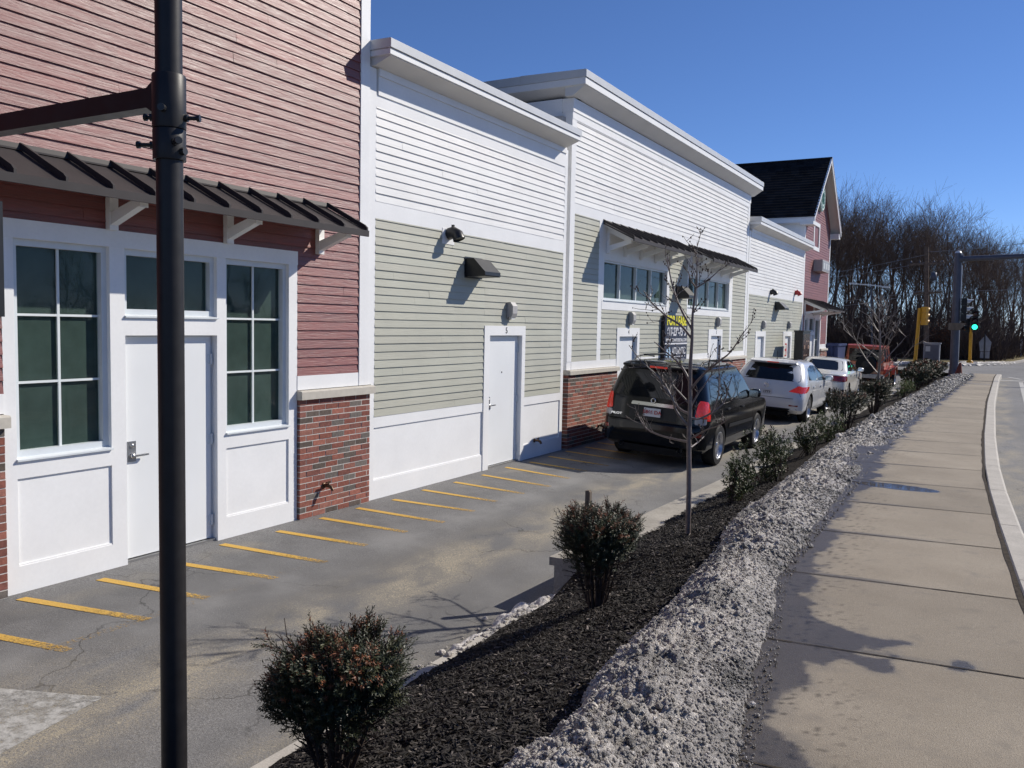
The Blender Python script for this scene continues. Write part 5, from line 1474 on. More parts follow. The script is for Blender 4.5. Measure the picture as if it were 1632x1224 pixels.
for s_ in (-1, 1):
    x0, x1 = sorted((s_ * .735, s_ * .66))
    def up(y, z): return (s_ * (.735 - (z - 1.13) * .13), y, z)
    def post(y0, y1, yt0, yt1):
        A = [up(y0, 1.13), up(y1, 1.13), up(yt1, 1.70), up(yt0, 1.70)]
        B = [(v[0] - s_ * .05, v[1], v[2]) for v in A]
        m.add(A + B, [(0, 1, 2, 3), (7, 6, 5, 4)] + [(k, (k + 1) % 4, (k + 1) % 4 + 4, k + 4) for k in range(4)])
    post(-.74, -.58, -.68, -.54); post(.30, .40, .30, .40); post(.98, 1.10, .98, 1.08); post(1.62, 1.72, 1.25, 1.33)
V = [(-.735, -.74, 1.13), (-.61, -.74, 1.13), (.61, -.74, 1.13), (.735, -.74, 1.13)]
for s_ in (-1, 1):
    m.add([(s_ * .735, -.74, 1.13), (s_ * .60, -.74, 1.13), (s_ * .56, -.68, 1.70), (s_ * .66, -.68, 1.70), (s_ * .735, -.68, 1.13), (s_ * .60, -.68, 1.13), (s_ * .56, -.62, 1.70), (s_ * .66, -.62, 1.70)],
          [(0, 1, 2, 3), (7, 6, 5, 4), (0, 4, 5, 1), (1, 5, 6, 2), (2, 6, 7, 3), (3, 7, 4, 0)])
m.prism([(-.72, 1.64), (-.66, 1.76), (-.55, 1.80), (1.15, 1.80), (1.32, 1.73), (1.30, 1.66), (-.6, 1.66)], 0, -.67, .67)
m.build('hard_top', P_org, rt_, recalc=True)
m = MB()
m.box(-.60, .60, -.715, -.705, 1.15, 1.65)
j1 = m.build('rear_window', MT['car_glass'], rt_)
for s_ in (-1, 1):
    m = MB(); m.add([(s_ * .715, -.56, 1.15), (s_ * .715, .30, 1.15), (s_ * .655, .30, 1.66), (s_ * .655, -.54, 1.66)], [(0, 1, 2, 3)]); m.build('side_window', MT['car_glass'], rt_)
    m = MB(); m.add([(s_ * .715, .40, 1.15), (s_ * .715, 1.62, 1.15), (s_ * .655, 1.27, 1.66), (s_ * .655, .40, 1.66)], [(0, 1, 2, 3)]); m.build('side_window', MT['car_glass'], rt_)
m = MB(); m.add([(-.66, 1.70, 1.2), (.66, 1.70, 1.2), (.60, 1.36, 1.68), (-.60, 1.36, 1.68)], [(0, 1, 2, 3)]); m.build('windscreen', MT['car_glass'], rt_)
for s_ in (-1, 1):
    for y in (0.0, 2.42):
        m = MB(); pts = [(y - .56, .62), (y - .46, .86), (y - .30, .93), (y + .30, .93), (y + .46, .86), (y + .58, .60)]
        q = [(a * .96 + y * .04, b - .05) for a, b in pts]
        m.prism(pts + q[::-1], 0, *sorted((s_ * .72, s_ * .93))); m.build('fender_flare', P_org, rt_, recalc=True)
        j.wheel(s_ * .78, y, .38, .25)
    m = MB(); m.box(*sorted((s_ * .62, s_ * .76)), -.765, -.70, .80, 1.0); m.build('tail_lamp', MT['red_lens'], rt_)
    m = MB(); m.box(*sorted((s_ * .735, s_ * .742)), .42, 1.58, .62, 1.12); m.build('door', P_org, rt_)
    m = MB(); m.obox((s_ * .92, 1.5, 1.22), (.09, 0, 0), (0, .04, 0), (0, 0, .09)); m.bar((s_ * .74, 1.55, 1.18), (s_ * .88, 1.5, 1.2), .04); m.build('mirror', MT['trim_black'], rt_)
m = MB(); m.box(-.80, .80, -.98, -.78, .50, .66); m.build('rear_bumper', MT['lamp_grey'], rt_)
m = MB(); m.box(-.70, .70, 3.02, 3.2, .50, .66); m.build('front_bumper', MT['trim_black'], rt_)
m = MB(); m.lathe([(.2, -.11), (.36, -.11), (.385, -.07), (.385, .07), (.36, .11), (.2, .11), (0, .06)], (.1, -.90, 1.02), (0, -1, 0), 36); sp = m.build('spare_wheel', MT['tyre'], rt_, sharp=40)
m = MB(); m.lathe([(0, .09), (.20, .10), (.23, .06)], (.1, -.90, 1.02), (0, -1, 0), 24); m.build('hub', MT['trim_black'], sp)
m = MB(); m.box(-.66, -.32, -.775, -.76, .84, .99); m.build('number_plate', MT['plate'], rt_)
m = MB(); m.box(-.58, .58, -.70, 3.0, .34, .50); m.build('underbody', MT['under'], rt_)

# ---- dark blue skip beyond the gabled end
MT['navy_steel'] = M('blue_steel', (.012, .026, .10), .55, .4, nz=(3, .25), bump=(20, .2, .01))
b = thing('skip', 'dark blue steel skip by the corner of the red gabled end', 'skip', (-9.1, 50, .45))
m = MB(); m.prism([(48.9, .55), (51.0, .55), (51.4, 1.5), (48.6, 1.5)], 0, -10.8, -7.5)
for x in (-10.5, -9.8, -9.1, -8.4, -7.8): m.prism([(48.78, .60), (48.88, .6), (48.62, 1.45), (48.5, 1.45)], 0, x - .05, x + .05)
m.build('tub', MT['navy_steel'], b, recalc=True)
m = MB(); m.box(-10.85, -7.45, 48.5, 48.66, 1.45, 1.56); m.box(-10.85, -7.45, 51.32, 51.5, 1.45, 1.56); m.box(-10.86, -10.7, 48.66, 51.32, 1.45, 1.56); m.box(-7.6, -7.44, 48.66, 51.32, 1.45, 1.56); m.build('rim', MT['navy_steel'], b)
m = MB()
for x in (-10.3, -8.0):
    for y in (49.3, 50.6): m.lathe([(0, 0), (.1, 0), (.1, .08), (0, .08)], (x, y, .47), (1, 0, 0), 12)
m.build('castor', MT['trim_black'], b)
# ------------------------------------------------------------------ plants
MT['bark_young'] = M('young_bark', (.17, .135, .12), .5, .6, nz=(30, .3), bump=(90, .4, .003))
MT['bark'] = M('grey_brown_bark', (.150, .108, .082), .9, .15, nz=(6, .35), bump=(20, .5, .02))
MT['stem'] = M('shrub_stem', (.060, .043, .035), .75, .3, nz=(40, .35))
MT['needle'] = M('yew_needles', (1, 1, 1), .5, .4, vcol=True)
MT['leaf'] = M('evergreen_leaf', (1, 1, 1), .5, .35, vcol=True)
MT['rustleaf'] = M('dry_leaves', (1, 1, 1), .8, .2, vcol=True)

def rv(rd): 
    v = Vector((rd.gauss(0, 1), rd.gauss(0, 1), rd.gauss(0, 1))); return v.normalized()

def leaf(mb, p, d, L, w, rd, c, fold=.25):
    d = d.normalized(); s = d.cross(Vector((rd.gauss(0, .5), rd.gauss(0, .5), 1)))
    if s.length < .05: s = d.cross(Vector((1, 0, 0)))
    s.normalize(); u = s.cross(d)
    a = p; m = p + d * L * .5; e = p + d * L
    mb.add([a, m + s * w + u * w * fold, e, m - s * w + u * w * fold, m], [(0, 1, 4), (1, 2, 4), (2, 3, 4), (3, 0, 4)], c)

def yew(name, label, base, top, rx, ry, seed, n_sprig, spike=None, group='yew shrubs in the planting bed', nl=.021, nw=.0026, low=.36, lobe=None):
    """sheared vase-shaped yew: bare stems fanning out of the base, flat top, rust-tipped needles"""
    rd = random.Random(seed); base = Vector(base); H = top - base.z
    t = thing(name, label, 'shrub', base, group)
    st = MB(); nd = MB()
    def inside(v):
        """crown envelope in unit coordinates"""
        x, y, z = v
        r = pl(z, [(low - .12, .40), (low, .60), (.6, .86), (.78, 1.0), (.93, 1.0), (1.0, .90), (1.15, .7)])
        a = math.atan2(y, x)
        r *= 1 + .36 * noise.noise(Vector((math.cos(a) * 1.7 + seed, math.sin(a) * 1.7, z * 2.6)))
        top_ = 1 + .16 * noise.noise(Vector((x * 1.7 + seed * 3, y * 1.7, 0)))
        if lobe: top_ *= lobe[1] + (1 - lobe[1]) * sst(lobe[0], lobe[0] + .35, x) - .10 * band(x, lobe[0] + .2, .10)
        return math.hypot(x, y) < r and low - .06 < z < top_
    def W(v): return base + Vector((v[0] * rx, v[1] * ry, v[2] * H))
    tips = []
    for i in range(26):
        a = 2 * PI * i / 26 + rd.uniform(-.2, .2); r1 = rd.uniform(.25, .9)
        p0 = Vector((.12 * math.cos(a), .12 * math.sin(a), -.04)); k = rd.uniform(-.3, .3)
        P = []
        for j in range(8):
            q = j / 7
            rr = .12 + (r1 - .12) * q ** .75
            P.append(W((rr * math.cos(a + k * q) + .03 * rd.gauss(0, 1) * q, rr * math.sin(a + k * q) + .03 * rd.gauss(0, 1) * q, -.04 + .92 * q)))
        r0 = rd.uniform(.006, .013)
        st.tube(P, [r0 * (1 - .75 * j / 7) for j in range(8)], 6)
        for j in range(2, 8):
            for m_ in range(3):
                d = (rv(rd) + Vector((math.cos(a), math.sin(a), .9))).normalized()
                L = rd.uniform(.06, .2) * H / .75
                e = P[j] + d * L
                mid = P[j] + d * L * .5 + rv(rd) * .012
                st.tube([P[j], mid, e], [.0035, .0025, .0015], 4, cap=False); tips.append((mid, d)); tips.append((e, d))
    k = 0; tries = 0
    while k < n_sprig and tries < n_sprig * 30:
        tries += 1
        z = rd.uniform(low - .06, 1.1); a = rd.uniform(0, 2 * PI); r = rd.random() ** .45 * 1.1
        v = (r * math.cos(a), r * math.sin(a), z)
        if not inside(v): continue
        dens = noise.noise(Vector((v[0] * 2.6 + seed, v[1] * 2.6, v[2] * 2.4)))
        if dens < -.22 + (1.25 * max(0, .62 - z)) : continue
        if z < low + .12 and rd.random() < .6: continue
        p = W(v)
        sprig(st, nd, p, (Vector((v[0], v[1], 0)) * .8 + Vector((0, 0, .75 if z > .6 else .35)) + rv(rd) * .55), rd, z, nl, nw)
        k += 1
    for q_ in range(16):
        a = rd.uniform(0, 6.28); z = rd.uniform(.55, 1.0); p0 = W((.85 * math.cos(a), .85 * math.sin(a), z)); d = Vector((math.cos(a), math.sin(a), rd.uniform(.4, 1.6))).normalized(); h = rd.uniform(.04, .10)
        st.tube([p0 - d * .05, p0 + d * h], [.003, .0012], 4, cap=False)
        for j in range(4): sprig(st, nd, p0 + d * h * (j / 3.5), d + rv(rd) * .5, rd, z, nl, nw)
    if spike:
        x, y, h = spike
        p0 = W((x, y, .92)); p1 = p0 + Vector((.01, 0, h))
        st.tube([p0 - Vector((0, 0, .1)), (p0 + p1) / 2 + Vector((.008, 0, 0)), p1], [.004, .003, .0015], 5)
        for j in range(9):
            q = j / 8
            sprig(st, nd, p0 + (p1 - p0) * q, Vector((rd.gauss(0, .5), rd.gauss(0, .5), 1)), rd, 1.0, nl, nw)
        for j in range(4): sprig(st, nd, p0 + Vector((-.03 * j, .01, .01 * (3 - j))), Vector((-.6, 0, 1)), rd, 1, nl, nw)
    st.build('stems', MT['stem'], t)
    f = nd.build('foliage', MT['needle'], t)
    return t

def sprig(st, nd, p, d, rd, z, nl, nw):
    d = d.normalized(); L = rd.uniform(.045, .085)
    n = 15
    rust = rd.random() < max(0, (z - .72)) * 1.0
    g = rd.uniform(.65, 1.25)
    if rust: c0 = (.17 * g, .062 * g, .026 * g)
    else: c0 = (.030 * g, .038 * g, .016 * g) if rd.random() < .72 else (.066 * g, .068 * g, .026 * g)
    s = d.cross(rv(rd)).normalized(); u = s.cross(d)
    e = p + d * L
    nd.add([p - s * .0016, p + s * .0016, e], [(0, 1, 2)], (.06, .045, .03))
    for i in range(n):
        q = (i + .5) / n
        a = i * 2.4
        r = (s * math.cos(a) + u * math.sin(a))
        nd_ = (d * .75 + r).normalized()
        b = p + d * L * q; w = nd_.cross(d)
        if w.length < .01: continue
        w = w.normalized() * nw
        l = nl * (1 - .35 * q) * rd.uniform(.8, 1.15)
        k = 1.25 if q > .7 and rust else 1
        c = (c0[0] * k, c0[1] * k, c0[2] * k)
        nd.add([b - w, b + w, b + nd_ * l + w * .5, b + nd_ * l - w * .5], [(0, 1, 2, 3)], c)

yew('yew_shrub', 'rust-tipped yew with bare stems nearest the camera, one sprig sticking up', (-2.42, 2.79, .27), .88, .265, .29, 3, 2900, spike=(-.40, -.2, .11), lobe=(-.55, .78), low=.42)
yew('yew_shrub', 'dark vase-shaped yew between the end of the low wall and the young tree', (-2.36, 5.42, .30), .955, .255, .28, 9, 2300, spike=(-.80, -.1, .04), lobe=(-.9, .9), low=.46)

def leafy(name, label, base, rx, ry, H, seed, n, group='leafy shrubs along the planting bed', ll=.036, lw=.0085, tone=1.0, red=.06):
    rd = random.Random(seed); base = Vector(base); t = thing(name, label, 'shrub', base, group)
    st = MB(); lf = MB()
    lobes = [(rd.gauss(0, .42), rd.gauss(0, .42), rd.uniform(.35, .8), rd.uniform(.30, .5)) for _ in range(11)]
    for i in range(16):
        l = rd.choice(lobes)
        e = base + Vector((l[0] * rx, l[1] * ry, l[2] * H)); s0 = base + Vector((rd.gauss(0, .05), rd.gauss(0, .05), -.05))
        m_ = (s0 + e) / 2 + Vector((rd.gauss(0, .03), rd.gauss(0, .03), .05))
        st.tube([s0, m_, e], [.008, .006, .003], 5, cap=False)
    for i in range(n):
        l = rd.choice(lobes)
        v = rv(rd); r = rd.random() ** .4
        v = Vector((l[0], l[1], l[2])) + v * l[3] * r
        if v.z < .06: continue
        v.x *= min(1, .45 + v.z); v.y *= min(1, .45 + v.z)
        p = base + Vector((v.x * rx, v.y * ry, v.z * H))
        d = (Vector((v.x, v.y, .2)) * .6 + Vector((0, 0, .9)) + rv(rd) * .45).normalized()
        s = d.cross(rv(rd)).normalized(); u = s.cross(d)
        shoot = rd.random()
        g = rd.uniform(.65, 1.25) * tone
        st.tube([p - d * .06, p], [.0018, .0012], 3, cap=False)
        for k in range(9):
            a = k * 2.4
            q = k / 8
            r_ = s * math.cos(a) + u * math.sin(a)
            dd = (d * (.35 + .7 * q) + r_ * .9)
            if shoot < red: c = (.095 * g, .045 * g, .03 * g)
            elif shoot < .45: c = (.045 * g, .066 * g, .020 * g)
            else: c = (.085 * g, .105 * g, .030 * g)
            leaf(lf, p - d * .05 * (1 - q), dd, ll * rd.uniform(.75, 1.15), lw * rd.uniform(.8, 1.2), rd, c)
    st.build('stems', MT['stem'], t); lf.build('foliage', MT['leaf'], t)
    return t
def bz(x, y): return bed_z(x, y) - .01
G = [('low glossy evergreen shrub, the first beyond the young tree', -2.42, 9.35, .23, .30, .46, 21, 210, 1.0),
     ('broad glossy evergreen shrub beside the rear wheel of the black SUV', -2.42, 10.75, .31, .42, .62, 22, 380, 1.0),
     ('rounded evergreen shrub beside the front of the black SUV', -2.46, 13.6, .25, .34, .56, 23, 230, .9),
     ('wide evergreen shrub beside the rear of the white crossover', -2.44, 15.6, .29, .45, .46, 24, 260, 1.15),
     ('pale yellow-green evergreen shrub ahead of the second young tree', -2.28, 26.4, .32, .6, .50, 26, 260, 1.9)]
for (lb, x, y, rx, ry, H, sd_, n, tone) in G:
    leafy('leafy_shrub', lb, (x, y, bz(x, y)), rx, ry, H, sd_, n, tone=tone)
yew('yew_shrub', 'flat-topped brown-tinged yew between the crossover and the snow bank', (-2.5, 17.6, bz(-2.5, 17.6)), 1.08, .36, .5, 31, 700, nl=.032, nw=.005)
yew('yew_shrub', 'dark narrow-footed yew at the foot of the second young tree', (-2.42, 21.2, bz(-2.42, 21.2)), 1.16, .33, .42, 32, 560, nl=.034, nw=.006)
yew('yew_shrub', 'low dark clipped yew beyond the yellow-green shrub', (-2.25, 30.0, bz(-2.25, 30.0)), 1.12, .45, .7, 33, 620, nl=.045, nw=.009, low=.2)
yew('yew_shrub', 'dark clipped yew hedge piece before the signal mast', (-2.15, 32.6, bz(-2.15, 32.6)), 1.22, .5, .7, 34, 620, nl=.05, nw=.010, low=.2)
yew('yew_shrub', 'farthest dark clipped yew right beside the signal mast', (-2.1, 35.2, bz(-2.1, 35.2)), 1.22, .5, .7, 35, 620, nl=.05, nw=.011, low=.2)

# ---- young ornamental tree in the bed, branch by branch
BR = [[(-2.372, 7.5, 0.335), (-2.376, 7.5, 0.808), (-2.392, 7.5, 1.265), (-2.391, 7.5, 1.55), (-2.402, 7.5, 1.889), (-2.395, 7.5, 2.171), (-2.397, 7.5, 2.395), (-2.372, 7.5, 2.674), (-2.374, 7.5, 2.869), (-2.379, 7.5, 3.035)], [(-2.397, 7.5, 1.241), (-2.562, 7.603, 1.24), (-2.752, 7.705, 1.254), (-2.917, 7.808, 1.292), (-3.037, 7.91, 1.39)], [(-2.372, 7.5, 1.192), (-2.372, 7.702, 1.216), (-2.376, 7.903, 1.247)], [(-2.375, 7.5, 1.272), (-2.194, 7.367, 1.379), (-2.058, 7.234, 1.435), (-1.911, 7.101, 1.527)], [(-2.396, 7.5, 1.379), (-2.448, 7.453, 1.447), (-2.506, 7.407, 1.549), (-2.497, 7.36, 1.598), (-2.537, 7.313, 1.697), (-2.577, 7.266, 1.751), (-2.597, 7.22, 1.83), (-2.746, 7.173, 1.967), (-2.847, 7.126, 2.106)], [(-2.394, 7.5, 1.493), (-2.498, 7.56, 1.521), (-2.58, 7.621, 1.575), (-2.652, 7.681, 1.66), (-2.725, 7.742, 1.753), (-2.774, 7.802, 1.82)], [(-2.382, 7.5, 1.459), (-2.322, 7.553, 1.45), (-2.225, 7.606, 1.507), (-2.142, 7.659, 1.588), (-2.118, 7.712, 1.677)], [(-2.385, 7.5, 1.561), (-2.341, 7.551, 1.674), (-2.28, 7.602, 1.783), (-2.263, 7.653, 1.85)], [(-2.391, 7.5, 1.72), (-2.273, 7.457, 1.852), (-2.113, 7.414, 1.987), (-2.005, 7.37, 2.073), (-1.888, 7.327, 2.249)], [(-2.395, 7.5, 2.171), (-2.51, 7.519, 2.29), (-2.65, 7.538, 2.365), (-2.712, 7.557, 2.413), (-2.813, 7.576, 2.491), (-2.906, 7.595, 2.607)], [(-2.398, 7.5, 2.255), (-2.517, 7.524, 2.44), (-2.596, 7.548, 2.605), (-2.665, 7.572, 2.828), (-2.683, 7.596, 2.922)], [(-2.376, 7.5, 2.624), (-2.276, 7.537, 2.698), (-2.177, 7.573, 2.798)], [(-2.377, 7.5, 2.63), (-2.378, 7.346, 2.688), (-2.35, 7.193, 2.752)], [(-2.392, 7.5, 1.578), (-2.476, 7.479, 1.671), (-2.529, 7.458, 1.732), (-2.633, 7.438, 1.864)], [(-2.194, 7.5, 1.518), (-2.138, 7.5, 1.678), (-2.14, 7.5, 1.9), (-2.142, 7.5, 2.094)], [(-2.399, 7.5, 1.776), (-2.477, 7.55, 1.884), (-2.568, 7.6, 1.965), (-2.697, 7.651, 2.046), (-2.822, 7.701, 2.13)]]
t = thing('young_tree', 'slender bare young tree in the mulch in front of the black SUV', 'tree', (-2.38, 7.5, .30), 'young bare trees in the planting bed')
rd = random.Random(44); tr = MB(); br = MB(); bud = MB()
def smooth_path(P, n=3):
    P = [Vector(p) for p in P]; out = []
    for i in range(len(P) - 1):
        p0, p1, p2, p3 = P[max(0, i - 1)], P[i], P[i + 1], P[min(len(P) - 1, i + 2)]
        for k in range(n):
            q = k / n
            out.append(.5 * ((2 * p1) + (p2 - p0) * q + (2 * p0 - 5 * p1 + 4 * p2 - p3) * q * q + (3 * p1 - p0 - 3 * p2 + p3) * q ** 3))
    out.append(P[-1]); return out
def twigs(P, r, lv, rd, n, Lm):
    for _ in range(n):
        i = rd.randrange(len(P) // 4, len(P) - 1)
        d0 = (P[i + 1] - P[i]).normalized()
        d = (d0 * .6 + rv(rd) * .8 + Vector((0, 0, .35))).normalized(); L = rd.uniform(.3, 1) * Lm
        Q = [P[i]]
        for k in range(4):
            d = (d + rv(rd) * .22 + Vector((0, 0, .08))).normalized(); Q.append(Q[-1] + d * L / 4)
        br.tube(Q, [r * .8, r * .7, r * .6, r * .5, r * .4], 5, cap=False)
        for q in Q[1:]:
            if rd.random() < .55: bud.ico(q + rv(rd) * r, rd.uniform(.004, .008), sq=(1, 1, 1.4), jit=.2, rnd=rd)
        if lv > 0: twigs(Q, r * .7, lv - 1, rd, 2, Lm * .45)
main = smooth_path(BR[0]); main[0] = Vector((-2.372, 7.5, .22))
nM = len(main)
tr.tube(main, [.0255 * (1 - .35 * min(1, i / nM * 2.2)) * (1 if i < nM * .45 else max(.16, 1 - (i - nM * .45) / (nM * .55))) for i in range(nM)], 12)
for i, b in enumerate(BR[1:]):
    P = smooth_path(b); L = len(P)
    r0 = .0125 if len(b) > 4 else .009
    br.tube(P, [r0 * (1 - .72 * k / L) for k in range(L)], 7, cap=False)
    twigs(P, .0042, 1, rd, 8 if len(b) > 4 else 3, .28)
twigs(main[nM // 2:], .005, 1, rd, 9, .32)
tr.build('trunk', MT['bark_young'], t); br.build('branches', MT['bark_young'], t); bud.build('buds', MT['stem'], t)['kind'] = 'stuff'

def small_tree(label, base, H, seed, spread, r0):
    rd = random.Random(seed); t = thing('young_tree', label, 'tree', base, 'young bare trees in the planting bed')
    tr = MB(); br = MB(); base = Vector(base)
    P = [base + Vector((.03 * rd.gauss(0, 1) * k / 6, .03 * rd.gauss(0, 1) * k / 6, H * k / 8)) for k in range(9)]
    tr.tube([base - Vector((0, 0, .1))] + P[1:], [r0 * (1 - .85 * k / 8) for k in range(9)], 9)
    def go(p, d, L, r, lv):
        Q = [p]
        for k in range(5):
            d = (d + rv(rd) * .13 + Vector((0, 0, .07))).normalized(); Q.append(Q[-1] + d * L / 5)
        br.tube(Q, [r * (1 - .13 * k) for k in range(6)], 5, cap=False)
        if lv:
            for k in (1, 2, 3, 4, 5):
                if rd.random() < .75: go(Q[k], (d * .8 + rv(rd) * .75).normalized(), L * rd.uniform(.35, .55), r * .55, lv - 1)
    for k in range(16):
        q = .30 + .68 * k / 16; i = q * 8; p = P[int(i)] + (P[min(8, int(i) + 1)] - P[int(i)]) * (i % 1)
        a = k * 2.4; go(p, Vector((math.cos(a), math.sin(a), .75)).normalized(), spread * (1.15 - q) * rd.uniform(.8, 1.2), r0 * .34, 2)
    tr.build('trunk', MT['bark_young'], t); br.build('branches', MT['bark_young'], t)
small_tree('second bare young tree standing before the orange off-roader', (-2.45, 21.9, .28), 2.85, 5, 1.35, .045)

# ---- the bare wood beyond the junction
def bare_tree(seed, H, spread, name='bare_tree'):
    """returns (trunk mesh, crown mesh): forking limbs ending in fine upright twigs"""
    rd = random.Random(seed); tr = MB(); cr = MB()
    cnt = [0]
    def go(p, d, L, r, lv, mb):
        Q = [p]; n = 4 if lv > 1 else 3
        for k in range(n):
            d = (d + rv(rd) * (.10 if lv > 2 else .17) + Vector((0, 0, .035))).normalized(); Q.append(Q[-1] + d * L / n)
        sides = 7 if lv >= 5 else 5 if lv >= 3 else 3
        rr = [r * (1 - .38 * k / n) for k in range(n + 1)]
        mb.tube(Q, rr, sides, cap=False, smooth=lv > 2)
        cnt[0] += 1
        if lv == 0: return
        m = {5: 3, 4: 4, 3: 4, 2: 4, 1: 4}.get(lv, 3)
        for k in range(m):
            if lv >= 4 and k == 0:
                go(Q[-1], (d + rv(rd) * .12).normalized(), L * .82, rr[-1] * .92, lv - 1, cr); continue
            i = rd.randint(max(1, n - 2 if lv > 3 else 1), n)
            w = rv(rd); w -= d * w.dot(d)
            dd = (d * 1.0 + w.normalized() * rd.uniform(.45, .95) * spread + Vector((0, 0, .13))).normalized()
            go(Q[i], dd, L * rd.uniform(.55, .82), max(.0075, rr[i] * rd.uniform(.40, .58)), lv - 1, cr)
    go(Vector((0, 0, -.3)), Vector((rd.gauss(0, .04), rd.gauss(0, .04), 1)).normalized(), H * .34, H * .0125, 5, tr)
    return tr, cr
VAR = []
for k in range(6):
    tr, cr = bare_tree(100 + k, 12.5, .92)
    zt = max(v[2] for v in cr.v)
    VAR.append((tr.mesh('trunk', mats=[MT['bark']]), cr.mesh('crown', mats=[MT['bark']]), zt))
def place_tree(k, x, y, z, H, rz, label, group='bare trees in the wood beyond the junction', xs=1.0):
    m1, m2, zt = VAR[k % 6]; s = H / zt
    t = thing('bare_tree', label, 'tree', (x, y, z), group)
    t.rotation_euler = (0, 0, rz); t.scale = (s * xs, s * xs, s)
    for nm, me in (('trunk', m1), ('crown', m2)):
        o = bpy.data.objects.new(nm, me); COL.objects.link(o); o.parent = t
rd = random.Random(71)
def gz(x, y): return terr(x, y) - .05
# front rows: silhouette heights follow the photo's skyline
SKY = [(-24, 13.6), (-14, 13.8), (-11.9, 13.6), (-9.5, 12.2), (-7.1, 12.3), (-4.4, 12.0), (-3, 11.3), (-1.8, 9.9), (-.8, 10.0), (.3, 9.2), (1.4, 8.4), (3, 8.0), (8, 6.5)]
lab = ['tall bare grey tree in the wood, its twigs spread against the sky behind the red gable', 'bare brown tree among the crowded trunks of the wood', 'bare leaning tree near the right end of the wood']
pts = []
for i in range(52):
    y = rd.uniform(66, 88)
    xx = rd.uniform(-17, 2.6) if i < 40 else rd.uniform(-3, 3)
    pts.append((xx, y))
pts.sort()
for i, (xx, y) in enumerate(pts):
    sc_ = y / 75
    H = pl(xx, SKY) * sc_ * rd.uniform(.93, 1.12) - gz(xx * sc_, y) * .5
    lb = 'tall bare tree of the wood, against the sky left of the utility pole' if xx < -4.4 else ('bare tree of the wood rising between the utility pole and the signal mast' if xx < -1.5 else 'lower bare tree at the right end of the wood, beyond the signal mast')
    place_tree(i, xx * sc_, y, gz(xx * sc_, y), H, rd.uniform(0, 6.28), lb, xs=rd.uniform(.85, 1.15))
# the deeper wood reads as one mass
mb = MB(); tr0 = [bare_tree(200 + k, 12.5, .9) for k in range(2)]
for i in range(17):
    y = rd.uniform(90, 108); u = rd.uniform(-19, 3.5); x = u * y / 75
    tb, cb = tr0[i % 2]; zt = max(v[2] for v in cb.v); s = pl(u, SKY) * y / 75 * rd.uniform(.88, 1.04) / zt; a = rd.uniform(0, 6.28)
    ca, sa = math.cos(a) * s, math.sin(a) * s; z0 = gz(x, y)
    for q in (tb, cb):
        V = [(x + ca * v[0] - sa * v[1], y + sa * v[0] + ca * v[1], z0 + s * v[2]) for v in q.v]
        mb.add(V, q.f)
struct(tag(mb.build('far_wood', MT['bark']), 'crowded mass of bare trees deeper in the wood', 'wood'), 'stuff')
# tangled brush on the wood floor, with some rust-brown leaves kept from autumn
MT['brush'] = M('brush_twigs', (.085, .062, .053), .9, .15, nz=(.5, .3))
mb = MB()
for i in range(15000):
    y = 61 + 24 * rd.random() ** 1.5; x = rd.uniform(-20, 4.2) * y / 70
    if x > verge_xw(1, y) - 1.0: continue
    h = rd.uniform(.7, 3.4) * (1.6 if rd.random() < .25 else .8) * (1 if x < -1 else .75)
    p = Vector((x, y, gz(x, y)));  d = Vector((rd.gauss(0, .35), rd.gauss(0, .35), 1)).normalized()
    q = p + d * h * .55; d2 = (d + rv(rd) * .4).normalized(); e = q + d2 * h * .45
    r = rd.uniform(.010, .024)
    mb.tube([p, q, e], [r, r * .8, r * .45], 3, cap=False, smooth=False)
    for k in range(2):
        d3 = (d2 + rv(rd) * .8).normalized(); mb.tube([q, q + d3 * h * .35], [r * .6, r * .35], 3, cap=False, smooth=False)
struct(tag(mb.build('brush', MT['brush']), 'tangled dark brush along the foot of the wood', 'undergrowth'), 'stuff')
mb = MB()
for (cx, cy, cz, r, n) in ((-3.2, 61.5, 2.1, 1.1, 800), (-3.7, 62.5, 1.2, 1.2, 500), (-2.3, 64, 3.2, .9, 350), (2.0, 72, 2.2, 1.2, 300), (-9.5, 63, 1.4, 1.6, 400), (-6.3, 62, 1.6, 1.2, 250)):
    for i in range(n):
        v = rv(rd) * r * rd.random() ** .5
        g = rd.uniform(.5, 1.3)
        leaf(mb, Vector((cx, cy, cz)) + v, rv(rd), .11, .032, rd, (.15 * g, .062 * g, .032 * g))
struct(tag(mb.build('dry_foliage', MT['rustleaf']), 'rust brown dry leaves still hanging in the brush', 'undergrowth'), 'stuff')

# the opposite side of the road: a screen of bare trees, seen only mirrored in the window panes
mb = MB()
for i in range(12):
    y = -14 + 7.5 * i + rd.uniform(-2, 2); x = rd.uniform(27, 36)
    tb, cb = tr0[i % 2]; s = rd.uniform(.75, 1.05); a = rd.uniform(0, 6.28); ca, sa = math.cos(a) * s, math.sin(a) * s
    for q in (tb, cb): mb.add([(x + ca * v[0] - sa * v[1], y + sa * v[0] + ca * v[1], .4 + s * v[2]) for v in q.v], q.f)
for i in range(5000):
    x = rd.uniform(25, 38); y = rd.uniform(-25, 85); h = rd.uniform(.8, 3.4); p = Vector((x, y, .3)); d = Vector((rd.gauss(0, .3), rd.gauss(0, .3), 1)).normalized()
    mb.tube([p, p + d * h], [.03, .012], 3, cap=False, smooth=False)
struct(tag(mb.build('roadside_wood', MT['bark']), 'bare trees and brush on the opposite side of the road', 'wood'), 'stuff')
